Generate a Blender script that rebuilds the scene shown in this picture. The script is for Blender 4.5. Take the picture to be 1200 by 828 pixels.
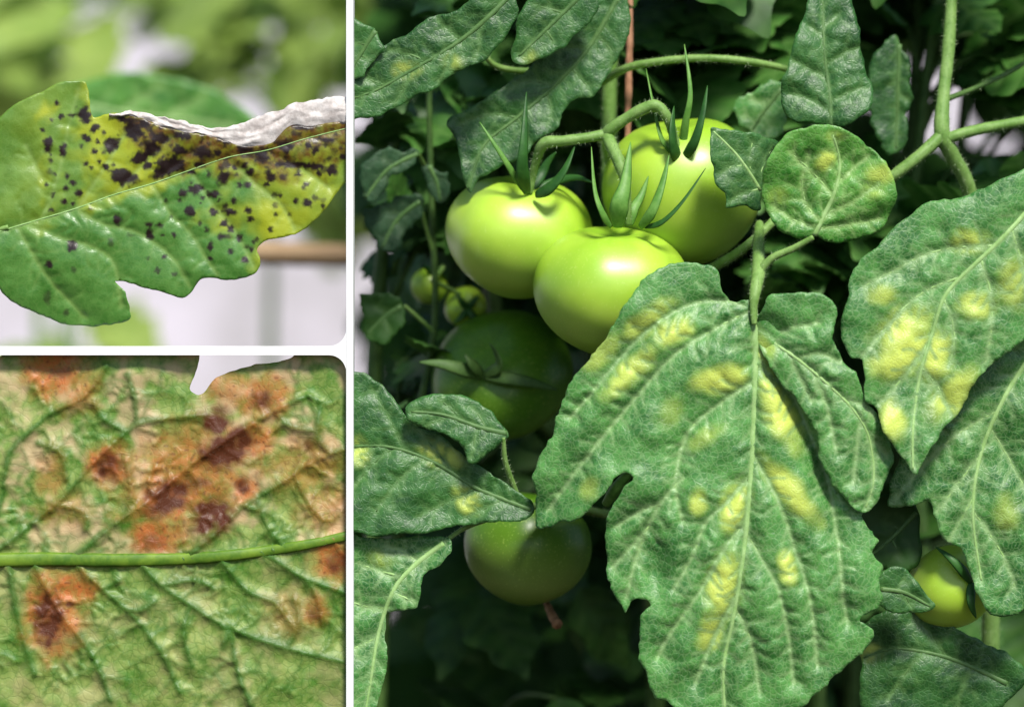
import bpy, bmesh, math, random
import numpy as np
from mathutils import Vector, Matrix, Euler, noise as mnoise
from mathutils.geometry import delaunay_2d_cdt
from mathutils.kdtree import KDTree

for o in list(bpy.data.objects): bpy.data.objects.remove(o)
scene = bpy.context.scene
COL = scene.collection
R = math.radians
random.seed(7); rng = np.random.default_rng(7)

# ------------------------------------------------------------------ camera, sky, sun, exposure
S = 0.000375          # metres per photo pixel in the plane Y = 0
D = 1.6               # camera distance from that plane
cam_d = bpy.data.cameras.new('camera'); cam = bpy.data.objects.new('camera', cam_d); COL.objects.link(cam)
cam.location = (0, -D, 0); cam.rotation_euler = (R(90), 0, 0)
cam_d.sensor_width = 36; cam_d.lens = 36 * D / (1200 * S)
cam_d.clip_start = 0.05; cam_d.clip_end = 500
cam_d.dof.use_dof = True; cam_d.dof.focus_distance = D - 0.026; cam_d.dof.aperture_fstop = 4.0
scene.camera = cam

SUN_EL, SUN_AZ = R(50), R(18)          # sun above and behind the camera, to its right
world = bpy.data.worlds.new('World'); scene.world = world; world.use_nodes = True
wn = world.node_tree.nodes; wl = world.node_tree.links; wn.clear()
sky = wn.new('ShaderNodeTexSky'); sky.sky_type = 'NISHITA'; sky.sun_disc = False
sky.sun_elevation = SUN_EL; sky.sun_rotation = math.pi - SUN_AZ
bg = wn.new('ShaderNodeBackground'); bg.inputs[1].default_value = 0.09
wo = wn.new('ShaderNodeOutputWorld'); wl.new(sky.outputs[0], bg.inputs[0]); wl.new(bg.outputs[0], wo.inputs[0])
sun_d = bpy.data.lights.new('sun', 'SUN'); sun_d.energy = 3.6; sun_d.angle = R(12); sun_d.color = (1, .96, .89)
sun = bpy.data.objects.new('sun', sun_d); COL.objects.link(sun)
sd = Vector((math.sin(SUN_AZ) * math.cos(SUN_EL), -math.cos(SUN_AZ) * math.cos(SUN_EL), math.sin(SUN_EL)))
sun.rotation_euler = sd.to_track_quat('Z', 'Y').to_euler(); sun.location = sd * 5
scene.view_settings.view_transform = 'Standard'; scene.view_settings.look = 'None'
scene.view_settings.exposure = 0.78; scene.view_settings.gamma = 1; scene.view_settings.use_curve_mapping = False
scene.render.engine = 'CYCLES'
scene.cycles.max_bounces = 4; scene.cycles.diffuse_bounces = 3; scene.cycles.glossy_bounces = 2; scene.cycles.transmission_bounces = 3; scene.cycles.transparent_max_bounces = 2

GROUND_Z = -0.48

# ------------------------------------------------------------------ materials
def mat_base(name):
    m = bpy.data.materials.new(name); m.use_nodes = True
    nt = m.node_tree; nt.nodes.clear()
    return m, nt
class NB:
    def __init__(s, nt): s.nt = nt
    def n(s, t, **kw):
        x = s.nt.nodes.new(t)
        for k, v in kw.items(): setattr(x, k, v)
        return x
    def link(s, a, b): s.nt.links.new(a, b)
    def val(s, v, sock):
        if hasattr(v, 'is_output'): s.link(v, sock)
        else: sock.default_value = v
    def math(s, op, a, b=0.0, clamp=False):
        x = s.n('ShaderNodeMath', operation=op, use_clamp=clamp); s.val(a, x.inputs[0]); s.val(b, x.inputs[1]); return x.outputs[0]
    def mix(s, f, a, b, blend='MIX'):
        x = s.n('ShaderNodeMix', data_type='RGBA', blend_type=blend)
        s.val(f, x.inputs[0])
        s.val(a if hasattr(a, 'is_output') else (*a[:3], 1), x.inputs[6]); s.val(b if hasattr(b, 'is_output') else (*b[:3], 1), x.inputs[7])
        return x.outputs[2]
    def noise(s, vec, scale, detail=4, rough=.55):
        x = s.n('ShaderNodeTexNoise'); s.link(vec, x.inputs['Vector']); x.inputs['Scale'].default_value = scale
        x.inputs['Detail'].default_value = detail; x.inputs['Roughness'].default_value = rough; return x.outputs[0]
    def ramp(s, f, lo, hi):
        x = s.n('ShaderNodeMapRange'); x.interpolation_type = 'SMOOTHSTEP'; s.link(f, x.inputs[0])
        x.inputs[1].default_value = lo; x.inputs[2].default_value = hi; return x.outputs[0]
    def attr(s, name):
        x = s.n('ShaderNodeAttribute', attribute_name=name); return x.outputs['Fac']

def leaf_mat(name, dark, light, vein=(.16, .26, .09), yellow=(.42, .42, .07), rust=(.36, .17, .05), lesion=(.035, .018, .014),
             dust=.25, transl=.22, rough=.55, bump=.35, spec=.3, cheap=False, vscale=430, net_amt=.22, net_w=.16, net_bump=.35):
    m, nt = mat_base(name); b = NB(nt)
    if cheap:
        tc = b.n('ShaderNodeTexCoord').outputs['Object']; oi = b.n('ShaderNodeObjectInfo').outputs['Random']
        f = b.math('ADD', b.math('MULTIPLY', b.ramp(b.noise(tc, 5, 2), .3, .7), .6), b.math('MULTIPLY', oi, .4), True)
        c = b.mix(b.math('MULTIPLY', b.attr('vein'), .5), b.mix(f, dark, light), vein)
        bs = b.n('ShaderNodeBsdfPrincipled'); b.link(c, bs.inputs['Base Color']); bs.inputs['Roughness'].default_value = rough; bs.inputs['Specular IOR Level'].default_value = spec
        tr = b.n('ShaderNodeBsdfTranslucent'); b.link(c, tr.inputs['Color']); mx = b.n('ShaderNodeMixShader'); mx.inputs[0].default_value = transl
        b.link(bs.outputs[0], mx.inputs[1]); b.link(tr.outputs[0], mx.inputs[2]); out = b.n('ShaderNodeOutputMaterial'); b.link(mx.outputs[0], out.inputs[0])
        return m
    tc = b.n('ShaderNodeTexCoord').outputs['Object']
    oi = b.n('ShaderNodeObjectInfo').outputs['Random']
    n1 = b.noise(tc, 55, 1); n2 = b.noise(tc, 260, 2, .65); n3 = b.noise(tc, 1300, 2, .7)
    vor = b.n('ShaderNodeTexVoronoi', feature='DISTANCE_TO_EDGE'); b.link(tc, vor.inputs['Vector']); vor.inputs['Scale'].default_value = vscale
    wp = b.n('ShaderNodeTexNoise'); b.link(tc, wp.inputs['Vector']); wp.inputs['Scale'].default_value = vscale * .6; wp.inputs['Detail'].default_value = 1
    va = b.n('ShaderNodeVectorMath', operation='MULTIPLY_ADD'); b.link(wp.outputs[1], va.inputs[0]); va.inputs[1].default_value = (1.4 / vscale,) * 3; b.link(tc, va.inputs[2]); b.link(va.outputs[0], vor.inputs['Vector'])
    net = b.ramp(vor.outputs['Distance'], 0.0, net_w)
    f = b.math('ADD', b.math('MULTIPLY', b.ramp(n1, .3, .7), .55), b.math('MULTIPLY', b.ramp(n2, .3, .7), .45))
    f = b.math('ADD', f, b.math('MULTIPLY', b.math('SUBTRACT', oi, .5), .25), True)
    c = b.mix(f, dark, light)
    c = b.mix(b.math('MULTIPLY', b.math('SUBTRACT', 1.0, net), net_amt), c, vein)
    yel = b.math('MULTIPLY', b.attr('yellow'), b.math('ADD', .78, b.math('MULTIPLY', b.ramp(n1, .3, .6), .3)), True)
    c = b.mix(yel, c, yellow)
    c = b.mix(b.math('MULTIPLY', b.attr('vein'), .8), c, vein)
    ru = b.math('MULTIPLY', b.attr('rust'), b.math('ADD', .65, b.math('MULTIPLY', b.ramp(n2, .3, .65), .4)), True)
    c = b.mix(ru, c, rust)
    le = b.attr('lesion')
    c = b.mix(le, c, lesion)
    c = b.mix(b.math('MULTIPLY', b.ramp(n3, .56, .78), dust), c, (.42, .54, .40))
    bs = b.n('ShaderNodeBsdfPrincipled'); b.link(c, bs.inputs['Base Color'])
    bs.inputs['Roughness'].default_value = rough; bs.inputs['Specular IOR Level'].default_value = spec
    h = b.math('ADD', b.math('MULTIPLY', net, net_bump), b.math('ADD', b.math('MULTIPLY', n2, .9), b.math('MULTIPLY', n3, .4)))
    bp = b.n('ShaderNodeBump'); bp.inputs['Strength'].default_value = bump; bp.inputs['Distance'].default_value = .0006
    b.link(h, bp.inputs['Height']); b.link(bp.outputs[0], bs.inputs['Normal'])
    tr = b.n('ShaderNodeBsdfTranslucent')
    b.link(b.mix(.5, c, (.16, .3, .02), 'MIX'), tr.inputs['Color']); b.link(bp.outputs[0], tr.inputs['Normal'])
    mx = b.n('ShaderNodeMixShader'); mx.inputs[0].default_value = transl
    b.link(bs.outputs[0], mx.inputs[1]); b.link(tr.outputs[0], mx.inputs[2])
    out = b.n('ShaderNodeOutputMaterial'); b.link(mx.outputs[0], out.inputs[0])
    return m

def plain_mat(name, c1, c2, scale=200, rough=.6, bump=.3, bdist=.0006, spec=.3, sss=0, coat=0, stretch=None, detail=4):
    m, nt = mat_base(name); b = NB(nt)
    tc = b.n('ShaderNodeTexCoord').outputs['Object']
    if stretch:
        mp = b.n('ShaderNodeMapping'); mp.inputs['Scale'].default_value = stretch; b.link(tc, mp.inputs[0]); tc = mp.outputs[0]
    n1 = b.noise(tc, scale, detail, .6); n2 = b.noise(tc, scale * 5, 3, .6)
    c = b.mix(b.ramp(b.math('ADD', b.math('MULTIPLY', n1, .75), b.math('MULTIPLY', n2, .25)), .3, .7), c1, c2)
    bs = b.n('ShaderNodeBsdfPrincipled'); b.link(c, bs.inputs['Base Color'])
    bs.inputs['Roughness'].default_value = rough; bs.inputs['Specular IOR Level'].default_value = spec
    if sss:
        bs.inputs['Subsurface Weight'].default_value = sss; bs.inputs['Subsurface Radius'].default_value = (.4, .8, .1); bs.inputs['Subsurface Scale'].default_value = .006
    if coat: bs.inputs['Coat Weight'].default_value = coat; bs.inputs['Coat Roughness'].default_value = .12
    if bump:
        bp = b.n('ShaderNodeBump'); bp.inputs['Strength'].default_value = bump; bp.inputs['Distance'].default_value = bdist
        b.link(b.math('ADD', n1, b.math('MULTIPLY', n2, .4)), bp.inputs['Height']); b.link(bp.outputs[0], bs.inputs['Normal'])
    out = b.n('ShaderNodeOutputMaterial'); b.link(bs.outputs[0], out.inputs[0])
    return m

def tomato_mat(name, low, high, spec=.5):
    m, nt = mat_base(name); b = NB(nt)
    tc = b.n('ShaderNodeTexCoord').outputs['Object']
    n1 = b.noise(tc, 25, 3); n2 = b.noise(tc, 900, 2)
    c = b.mix(b.ramp(n1, .3, .7), low, high)
    c = b.mix(b.math('MULTIPLY', b.ramp(n2, .58, .72), .3), c, (.46, .6, .14))
    c = b.mix(b.math('MULTIPLY', b.attr('shoulder'), .55), c, (.13, .33, .012))
    c = b.mix(b.math('MULTIPLY', b.attr('pale'), .55), c, (.46, .55, .16))
    bs = b.n('ShaderNodeBsdfPrincipled'); b.link(c, bs.inputs['Base Color'])
    bs.inputs['Roughness'].default_value = .41; bs.inputs['Specular IOR Level'].default_value = spec
    bs.inputs['Subsurface Weight'].default_value = .12; bs.inputs['Subsurface Radius'].default_value = (.5, .8, .1); bs.inputs['Subsurface Scale'].default_value = .004
    bs.inputs['Coat Weight'].default_value = .2; bs.inputs['Coat Roughness'].default_value = .25
    out = b.n('ShaderNodeOutputMaterial'); b.link(bs.outputs[0], out.inputs[0])
    return m

M = {}
YL = (.58, .70, .12)
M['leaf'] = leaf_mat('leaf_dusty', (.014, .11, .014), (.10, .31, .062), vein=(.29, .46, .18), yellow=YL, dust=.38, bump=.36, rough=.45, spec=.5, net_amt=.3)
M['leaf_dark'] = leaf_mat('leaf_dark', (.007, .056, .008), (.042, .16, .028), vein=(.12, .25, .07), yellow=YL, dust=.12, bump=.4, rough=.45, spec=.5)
M['leaf_back'] = leaf_mat('leaf_back', (.007, .036, .004), (.034, .11, .014), vein=(.07, .15, .03), transl=.2, cheap=True)  # dark leaf copy: the deep shade behind is put into the colour
M['leaf_mid'] = leaf_mat('leaf_mid', (.013, .075, .008), (.07, .2, .03), vein=(.14, .28, .07), transl=.25, rough=.45, spec=.45, cheap=True)  # brighter copy of the back leaf: stronger light is put into the colour
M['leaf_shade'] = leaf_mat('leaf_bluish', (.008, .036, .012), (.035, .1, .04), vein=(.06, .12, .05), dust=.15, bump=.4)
M['leaf_bright'] = leaf_mat('leaf_bright', (.02, .15, .010), (.12, .35, .05), vein=(.30, .48, .15), yellow=YL, dust=.25, rough=.42, bump=.4, spec=.5)
M['leaf_far'] = leaf_mat('leaf_far', (.14, .28, .03), (.36, .48, .10), vein=(.35, .46, .16), transl=.4, cheap=True)
M['leaf_spotted'] = leaf_mat('leaf_black_spots', (.035, .15, .014), (.1, .26, .045), vein=(.25, .38, .1), yellow=(.36, .42, .02), rust=(.13, .06, .010), lesion=(.020, .010, .010), dust=.01, transl=.25, rough=.36, bump=.12, spec=.5, net_amt=.1)
M['leaf_under'] = leaf_mat('leaf_underside', (.065, .18, .014), (.27, .34, .085), vein=(.022, .105, .004), yellow=(.50, .37, .20), rust=(.42, .13, .025), lesion=(.085, .020, .004), dust=.12, transl=.12, rough=.5, bump=.25, vscale=260, net_amt=.28, spec=.4)
M['hair'] = plain_mat('stem_hair', (.3, .42, .2), (.45, .55, .32), 300, .5, 0)
M['vein'] = plain_mat('leaf_vein', (.20, .36, .10), (.30, .46, .18), 300, .55)
M['vein_dark'] = plain_mat('leaf_vein_dark', (.05, .12, .03), (.09, .18, .05), 300, .55)
M['vein_under'] = plain_mat('underside_vein', (.05, .13, .008), (.15, .25, .02), 90, .55)
M['stem'] = plain_mat('green_stem', (.10, .21, .035), (.2, .33, .09), 120, .55, .35)
M['stem_dark'] = plain_mat('dark_stem', (.03, .075, .012), (.07, .14, .03), 120, .6, .35)
M['sepal'] = plain_mat('sepal', (.012, .06, .008), (.03, .11, .016), 160, .5, .3)  # darkened green: the shade on these sepals is in the colour
M['sepal_pale'] = plain_mat('sepal_pale', (.06, .18, .02), (.13, .28, .05), 160, .5, .3)
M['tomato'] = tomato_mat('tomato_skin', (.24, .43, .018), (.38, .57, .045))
M['tomato_deep'] = tomato_mat('tomato_skin_deep', (.045, .13, .006), (.085, .19, .012), .25)  # shaded copy of the tomato skin, its shade painted into the colour
M['withered'] = plain_mat('withered_tissue', (.32, .28, .26), (.66, .62, .59), 160, .8, .4, .0008)
M['twine'] = plain_mat('twine', (.20, .09, .045), (.42, .22, .13), 500, .8, .6, .001, stretch=(1, 1, .3))
M['twig'] = plain_mat('dry_twig', (.17, .085, .035), (.36, .2, .1), 300, .8, .6)
M['cane'] = plain_mat('wood_cane', (.25, .16, .08), (.42, .30, .18), 60, .7, .4, stretch=(.2, 1, 1))
M['paint'] = plain_mat('white_paint', (.76, .76, .75), (.84, .84, .83), 90, .45, .15, .0003, stretch=(1, 1, .2))
M['wall'] = plain_mat('pale_plaster', (.38, .36, .37), (.68, .63, .71), 5.0, .9, .5, .004, detail=6)
M['soil'] = plain_mat('soil', (.018, .012, .008), (.06, .042, .028), 30, .95, 1.0, .01, detail=8)

# ------------------------------------------------------------------ object helpers
def tag(o, label=None, cat=None, group=None, kind=None):
    if label: o['label'] = label
    if cat: o['category'] = cat
    if group: o['group'] = group
    if kind: o['kind'] = kind
    return o
def empty(name, loc, label=None, cat=None, group=None):
    o = bpy.data.objects.new(name, None); o.empty_display_size = .02; COL.objects.link(o); o.location = loc
    return tag(o, label, cat, group)
def base_of(parent):
    b = Vector((0, 0, 0))
    while parent is not None: b += parent.location; parent = parent.parent
    return b
def mesh_obj(name, verts, faces, mat, parent=None, smooth=True, attrs=None):
    b = base_of(parent)
    me = bpy.data.meshes.new(name)
    v = np.asarray(verts, dtype=float) - np.array(b)
    me.from_pydata([tuple(p) for p in v], [], [tuple(f) for f in faces])
    if mat: me.materials.append(mat)
    if smooth: me.polygons.foreach_set('use_smooth', [True] * len(me.polygons))
    if attrs:
        for k, a in attrs.items():
            at = me.attributes.new(k, 'FLOAT', 'POINT'); at.data.foreach_set('value', np.asarray(a, dtype=np.float32))
    me.update()
    o = bpy.data.objects.new(name, me); COL.objects.link(o); o.parent = parent
    return o

def P(px, py, y):                      # photo pixel + distance y (mm, away from the viewer) -> world point
    f = (D + y * .001) / D
    return Vector(((px - 600) * S * f, y * .001, (414 - py) * S * f))
def PA(p2, y):
    f = (D + y * .001) / D
    return np.stack([(p2[:, 0] - 600) * S * f, y * .001, (414 - p2[:, 1]) * S * f], 1)

def catmull(pts, step=None, closed=False, n=8):
    p = np.asarray(pts, float); k = len(p); out = []
    rng_ = range(k) if closed else range(k - 1)
    for i in rng_:
        if closed: a, b, c, d = p[(i - 1) % k], p[i], p[(i + 1) % k], p[(i + 2) % k]
        else: a, b, c, d = p[max(i - 1, 0)], p[i], p[i + 1], p[min(i + 2, k - 1)]
        m = n if step is None else max(1, int(round(np.linalg.norm(c[:2] - b[:2]) / step)))
        for t in np.arange(m) / m:
            out.append(.5 * ((2 * b) + (c - a) * t + (2 * a - 5 * b + 4 * c - d) * t * t + (3 * b - a - 3 * c + d) * t ** 3))
    if not closed: out.append(p[-1])
    return np.array(out)

def tube(name, pts, radii, mat, parent, seg=8, flat=1.0, n=6, cap=True, up=None, jit=0):
    """tapered tube through world points; radii in mm; flat < 1 squashes it along its own normal"""
    p = catmull([list(q) for q in pts], n=n); r = np.interp(np.linspace(0, 1, len(p)), np.linspace(0, 1, len(radii)), radii) * .001
    V = []; F = []
    prev = Vector(up) if up else Vector((0, -1, .3))
    for i, q in enumerate(p):
        t = Vector(p[min(i + 1, len(p) - 1)] - p[max(i - 1, 0)]).normalized()
        nrm = (prev - t * prev.dot(t)).normalized(); bi = t.cross(nrm); prev = nrm
        rr = r[i] * (1 + (jit * (random.random() - .5) if jit else 0))
        for k in range(seg):
            a = 2 * math.pi * k / seg
            V.append(Vector(q) + nrm * math.cos(a) * rr * flat + bi * math.sin(a) * rr)
    for i in range(len(p) - 1):
        for k in range(seg):
            F.append((i * seg + k, i * seg + (k + 1) % seg, (i + 1) * seg + (k + 1) % seg, (i + 1) * seg + k))
    if cap:
        F.append(tuple(range(seg))[::-1]); F.append(tuple((len(p) - 1) * seg + k for k in range(seg)))
    return mesh_obj(name, V, F, mat, parent)

# ------------------------------------------------------------------ leaf builder
def inside(poly, pts):
    x, y = pts[:, 0], pts[:, 1]; r = np.zeros(len(pts), bool)
    a = poly; b = np.roll(poly, -1, 0)
    for (x1, y1), (x2, y2) in zip(a, b):
        if y1 == y2: continue
        c = ((y1 > y) != (y2 > y)) & (x < (x2 - x1) * (y - y1) / (y2 - y1) + x1); r ^= c
    return r
def seg_dist(pts, lines):
    """distance of every point to the nearest of the polylines (densely sampled)"""
    lo = np.min([l.min(0) for l in lines], 0); hi = np.max([l.max(0) for l in lines], 0); st = max((hi - lo).max(), 1e-6) / 650
    sm = []
    for l in lines:
        A, B = l[:-1], l[1:]; n = np.maximum(1, np.ceil(np.linalg.norm(B - A, axis=1) / st).astype(int))
        for a, b, k in zip(A, B, n): sm.append(a + (b - a) * (np.arange(k) / k)[:, None])
        sm.append(l[-1:])
    sm = np.concatenate(sm); kd = KDTree(len(sm))
    for i, (x, y) in enumerate(sm.tolist()): kd.insert((x, y, 0), i)
    kd.balance(); f = kd.find
    return np.array([f((x, y, 0))[2] for x, y in pts.tolist()])
_PERM = np.random.default_rng(99).permutation(4096)
def perlin(x, y, sd):
    xi = np.floor(x).astype(int); yi = np.floor(y).astype(int); xf = x - xi; yf = y - yi
    def g(ix, iy, fx, fy):
        a = _PERM[(_PERM[(ix + int(sd * 131)) & 4095] + iy) & 4095] * (2 * math.pi / 4096); return np.cos(a) * fx + np.sin(a) * fy
    u = xf ** 3 * (xf * (xf * 6 - 15) + 10); v = yf ** 3 * (yf * (yf * 6 - 15) + 10)
    n0 = g(xi, yi, xf, yf) * (1 - u) + g(xi + 1, yi, xf - 1, yf) * u; n1 = g(xi, yi + 1, xf, yf - 1) * (1 - u) + g(xi + 1, yi + 1, xf - 1, yf - 1) * u
    return (n0 * (1 - v) + n1 * v) * 1.35
def fbm(pts, scale, seed=0, octv=2):
    return sum(perlin(pts[:, 0] / scale * 2 ** k + seed * 3.7, pts[:, 1] / scale * 2 ** k, seed + k) / 2 ** k for k in range(octv))

def tri_fill(outline, spacing):
    o = np.asarray(outline)
    lo, hi = o.min(0), o.max(0)
    ys = np.arange(lo[1], hi[1], spacing * .87); pts = []
    for j, y in enumerate(ys):
        xs = np.arange(lo[0] + (j % 2) * spacing / 2, hi[0], spacing); pts.append(np.stack([xs, np.full(len(xs), y)], 1))
    pts = np.concatenate(pts) + rng.uniform(-.18, .18, (sum(map(len, pts)), 2)) * spacing
    pts = pts[inside(o, pts)]
    ring = [np.vstack([o, o[:1]])]
    if len(pts): pts = pts[seg_dist(pts, ring) > spacing * .55]
    allp = [Vector(p) for p in np.vstack([o, pts])]
    n = len(o)
    v, e, f, *_ = delaunay_2d_cdt(allp, [(i, (i + 1) % n) for i in range(n)], [], 1, 1e-5)
    return np.array([[q.x, q.y] for q in v]), [tuple(t) for t in f]

def tertiary(veins, gap=20, length=30, ang=58, seed=0):
    rr = random.Random(seed); out = []
    for v in veins:
        L = np.concatenate([[0], np.cumsum(np.linalg.norm(np.diff(v, axis=0), axis=1))])
        s = gap * .6; side = 1
        while s < L[-1] - 4:
            i = min(np.searchsorted(L, s), len(v) - 1); t = v[i] - v[i - 1]; t = t / (np.linalg.norm(t) + 1e-9)
            a = R(ang + rr.uniform(-22, 22)) * side; ln = length * rr.uniform(.6, 1.15) * min(1, .45 + .55 * (1 - s / L[-1]))
            d = np.array([t[0] * math.cos(a) - t[1] * math.sin(a), t[0] * math.sin(a) + t[1] * math.cos(a)])
            k = np.array([-d[1], d[0]]) * rr.uniform(-.25, .25)
            p = v[i]; out.append(np.array([p, p + d * ln * .5 + k * ln * .3, p + d * ln]))
            s += gap * rr.uniform(.25, .85); side = -side
    return out

def tertiary2(veins, gap=16, length=46, seed=0):
    rr = random.Random(seed)
    def grow(src, gap, length, npt):
        out = []
        for v in src:
            L = np.concatenate([[0], np.cumsum(np.linalg.norm(np.diff(v, axis=0), axis=1))]); s = gap * rr.uniform(.3, .9); side = rr.choice((1, -1))
            while s < L[-1] - 2:
                i = max(1, min(np.searchsorted(L, s), len(v) - 1)); t = v[i] - v[i - 1]; a0 = math.atan2(t[1], t[0]) + R(rr.uniform(52, 88)) * side
                p = v[i].copy(); pts = [p]; ln = length * rr.uniform(.5, 1.2)
                for k in range(npt):
                    a0 += R(rr.uniform(-28, 28)); p = p + np.array([math.cos(a0), math.sin(a0)]) * ln / npt; pts.append(p)
                out.append(np.array(pts)); s += gap * rr.uniform(.3, .75); side = -side
        return out
    a = grow(veins, gap, length, 5); b = grow(a, gap * 1.1, length * .5, 3)
    return a + b
def blob_mask(pts, spots, edge=.55, wob=.35, seed=3, wscale=9):
    m = np.zeros(len(pts))
    if not spots: return m
    w = fbm(pts, wscale, seed, 2) * wob
    for s in spots:
        cx, cy, rx = s[:3]; ry = s[3] if len(s) > 3 else rx; an = R(s[4]) if len(s) > 4 else 0; st = s[5] if len(s) > 5 else 1
        dx, dy = pts[:, 0] - cx, pts[:, 1] - cy
        u = (dx * math.cos(an) + dy * math.sin(an)) / rx; v = (-dx * math.sin(an) + dy * math.cos(an)) / ry
        d = np.sqrt(u * u + v * v) + w
        t = np.clip((1 + edge * .5 - d) / edge, 0, 1); m = np.maximum(m, st * t * t * (3 - 2 * t))
    return m

def leaf(parent, outline, midrib, veins, y0, mat, veinmat, tilt=(0, 0), centre=None, cup=0.0, bow=0.0, und=2.0, und_s=110,
         A1=1.3, w1=9, A2=.55, w2=5, spacing=4.0, seed=1, under=False, yellow=(), rust=(), lesion=(), ycut=None, gap=20, tlen=30,
         rim=.15, wavy=1.6, vr=(1.3, .5), sr=(.7, .3), name='leaf', step=None, show_veins=True, lesion_edge=.5, mask_fn=None, extra=None, thick=.25, label=None, vein_amt=1.0, nshow=None, ter_amt=.7, ter_w=1.9, grit=.6):
    """one real leaf: outline, midrib and veins in photo pixels, heights in mm. ycut = (lo, hi) x limits where it butts a batten"""
    o = catmull(outline, step or spacing * .9, True)
    o = o + np.stack([fbm(o, 26, seed + 5, 2), fbm(o, 26, seed + 9, 2)], 1) * wavy * 1.6 + np.stack([fbm(o, 8, seed + 15, 1), fbm(o, 8, seed + 19, 1)], 1) * wavy * .8
    if ycut is not None:
        o = ycut(o)
    mid = catmull(midrib, 6); side = [catmull(v, 6) for v in veins]
    ter = (tertiary2 if under else tertiary)([mid] + side, gap, tlen, seed=seed) if gap else []
    c = np.array(centre if centre is not None else o.mean(0))
    sgn = -1 if under else 1
    ring = [np.vstack([o, o[:1]])]
    def height(p):                      # mm towards the viewer
        dm = seg_dist(p, [mid]); ds = seg_dist(p, [mid] + side); h = np.zeros(len(p)); p0 = p
        irr = np.clip(1 + 1.3 * fbm(p, 45, seed + 21, 2), .25, 2); p_w = p + np.stack([fbm(p, 20, seed + 31, 2), fbm(p, 20, seed + 37, 2)], 1) * 7
        de = seg_dist(p, ring)
        h += sgn * A1 * (1 - np.exp(-ds / w1))
        if ter: h += sgn * A2 * irr * (1 - np.exp(-seg_dist(p_w, ter) / w2))
        h += und * fbm(p, und_s, seed, 2) + grit * fbm(p, 22, seed + 3, 2)
        h -= cup * (dm / 100) ** 2
        tt = (p - c); L = np.linalg.norm(mid[-1] - mid[0]); ax = (mid[-1] - mid[0]) / L
        h -= bow * ((tt @ ax) / (L / 2)) ** 2
        h -= rim * np.exp(-de / 7)
        h += -(tilt[0] * tt[:, 0] + tilt[1] * tt[:, 1])
        if extra is not None: h += extra(p)
        return h
    v2, f = tri_fill(o, spacing)
    h = height(v2); V = PA(v2, y0 - h)
    # faces towards the viewer
    ff = []
    for t in f:
        a, b_, cc = v2[t[0]], v2[t[1]], v2[t[2]]
        ff.append(t if (b_[0] - a[0]) * (cc[1] - a[1]) - (b_[1] - a[1]) * (cc[0] - a[0]) < 0 else t[::-1])
    dvm = seg_dist(v2, [mid] + side)
    at = {'vein': np.clip(np.exp(-(dvm / 2.6) ** 2) + (ter_amt * np.exp(-(seg_dist(v2, ter) / ter_w) ** 2) if ter else 0), 0, 1) * vein_amt,
          'yellow': blob_mask(v2, yellow, 1.3, .3, seed, 24), 'rust': blob_mask(v2, rust, 1.3, .35, seed + 1, 18),
          'lesion': blob_mask(v2, lesion, lesion_edge, .5 if not under else .3, seed + 2, 7 if not under else 12)}
    at['yellow'] *= 1 - .75 * at['vein']
    if mask_fn: mask_fn(v2, at)
    ob = mesh_obj(name, V, ff, mat, parent, attrs=at)
    sm = ob.modifiers.new('thickness', 'SOLIDIFY'); sm.thickness = thick * .001; sm.offset = -1
    if label: ob['label'] = label
    if show_veins:
        def strip(line, r0, r1, nm):
            ins = inside(o, line); line = line[ins]
            if len(line) < 3: return
            hh = height(line); hs = np.convolve(np.pad(hh, 1, mode='edge'), [.25, .5, .25], 'valid'); w = PA(line, y0 - hs + (-.2 if nm == 'midrib' else .1 if not under else r0 * .12) + (r0 * .32 if under else 0))
            tube(nm, w, (r0, (r0 + r1) / 2, r1), veinmat, ob, seg=8, n=1, flat=.55 if not under else .42, jit=.0 if not under else .1, cap=True, up=(0, -1, 0))
        strip(mid, *vr, 'midrib')
        for s_ in side[:nshow]: strip(s_, *sr, 'side_vein')
    return ob

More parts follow.
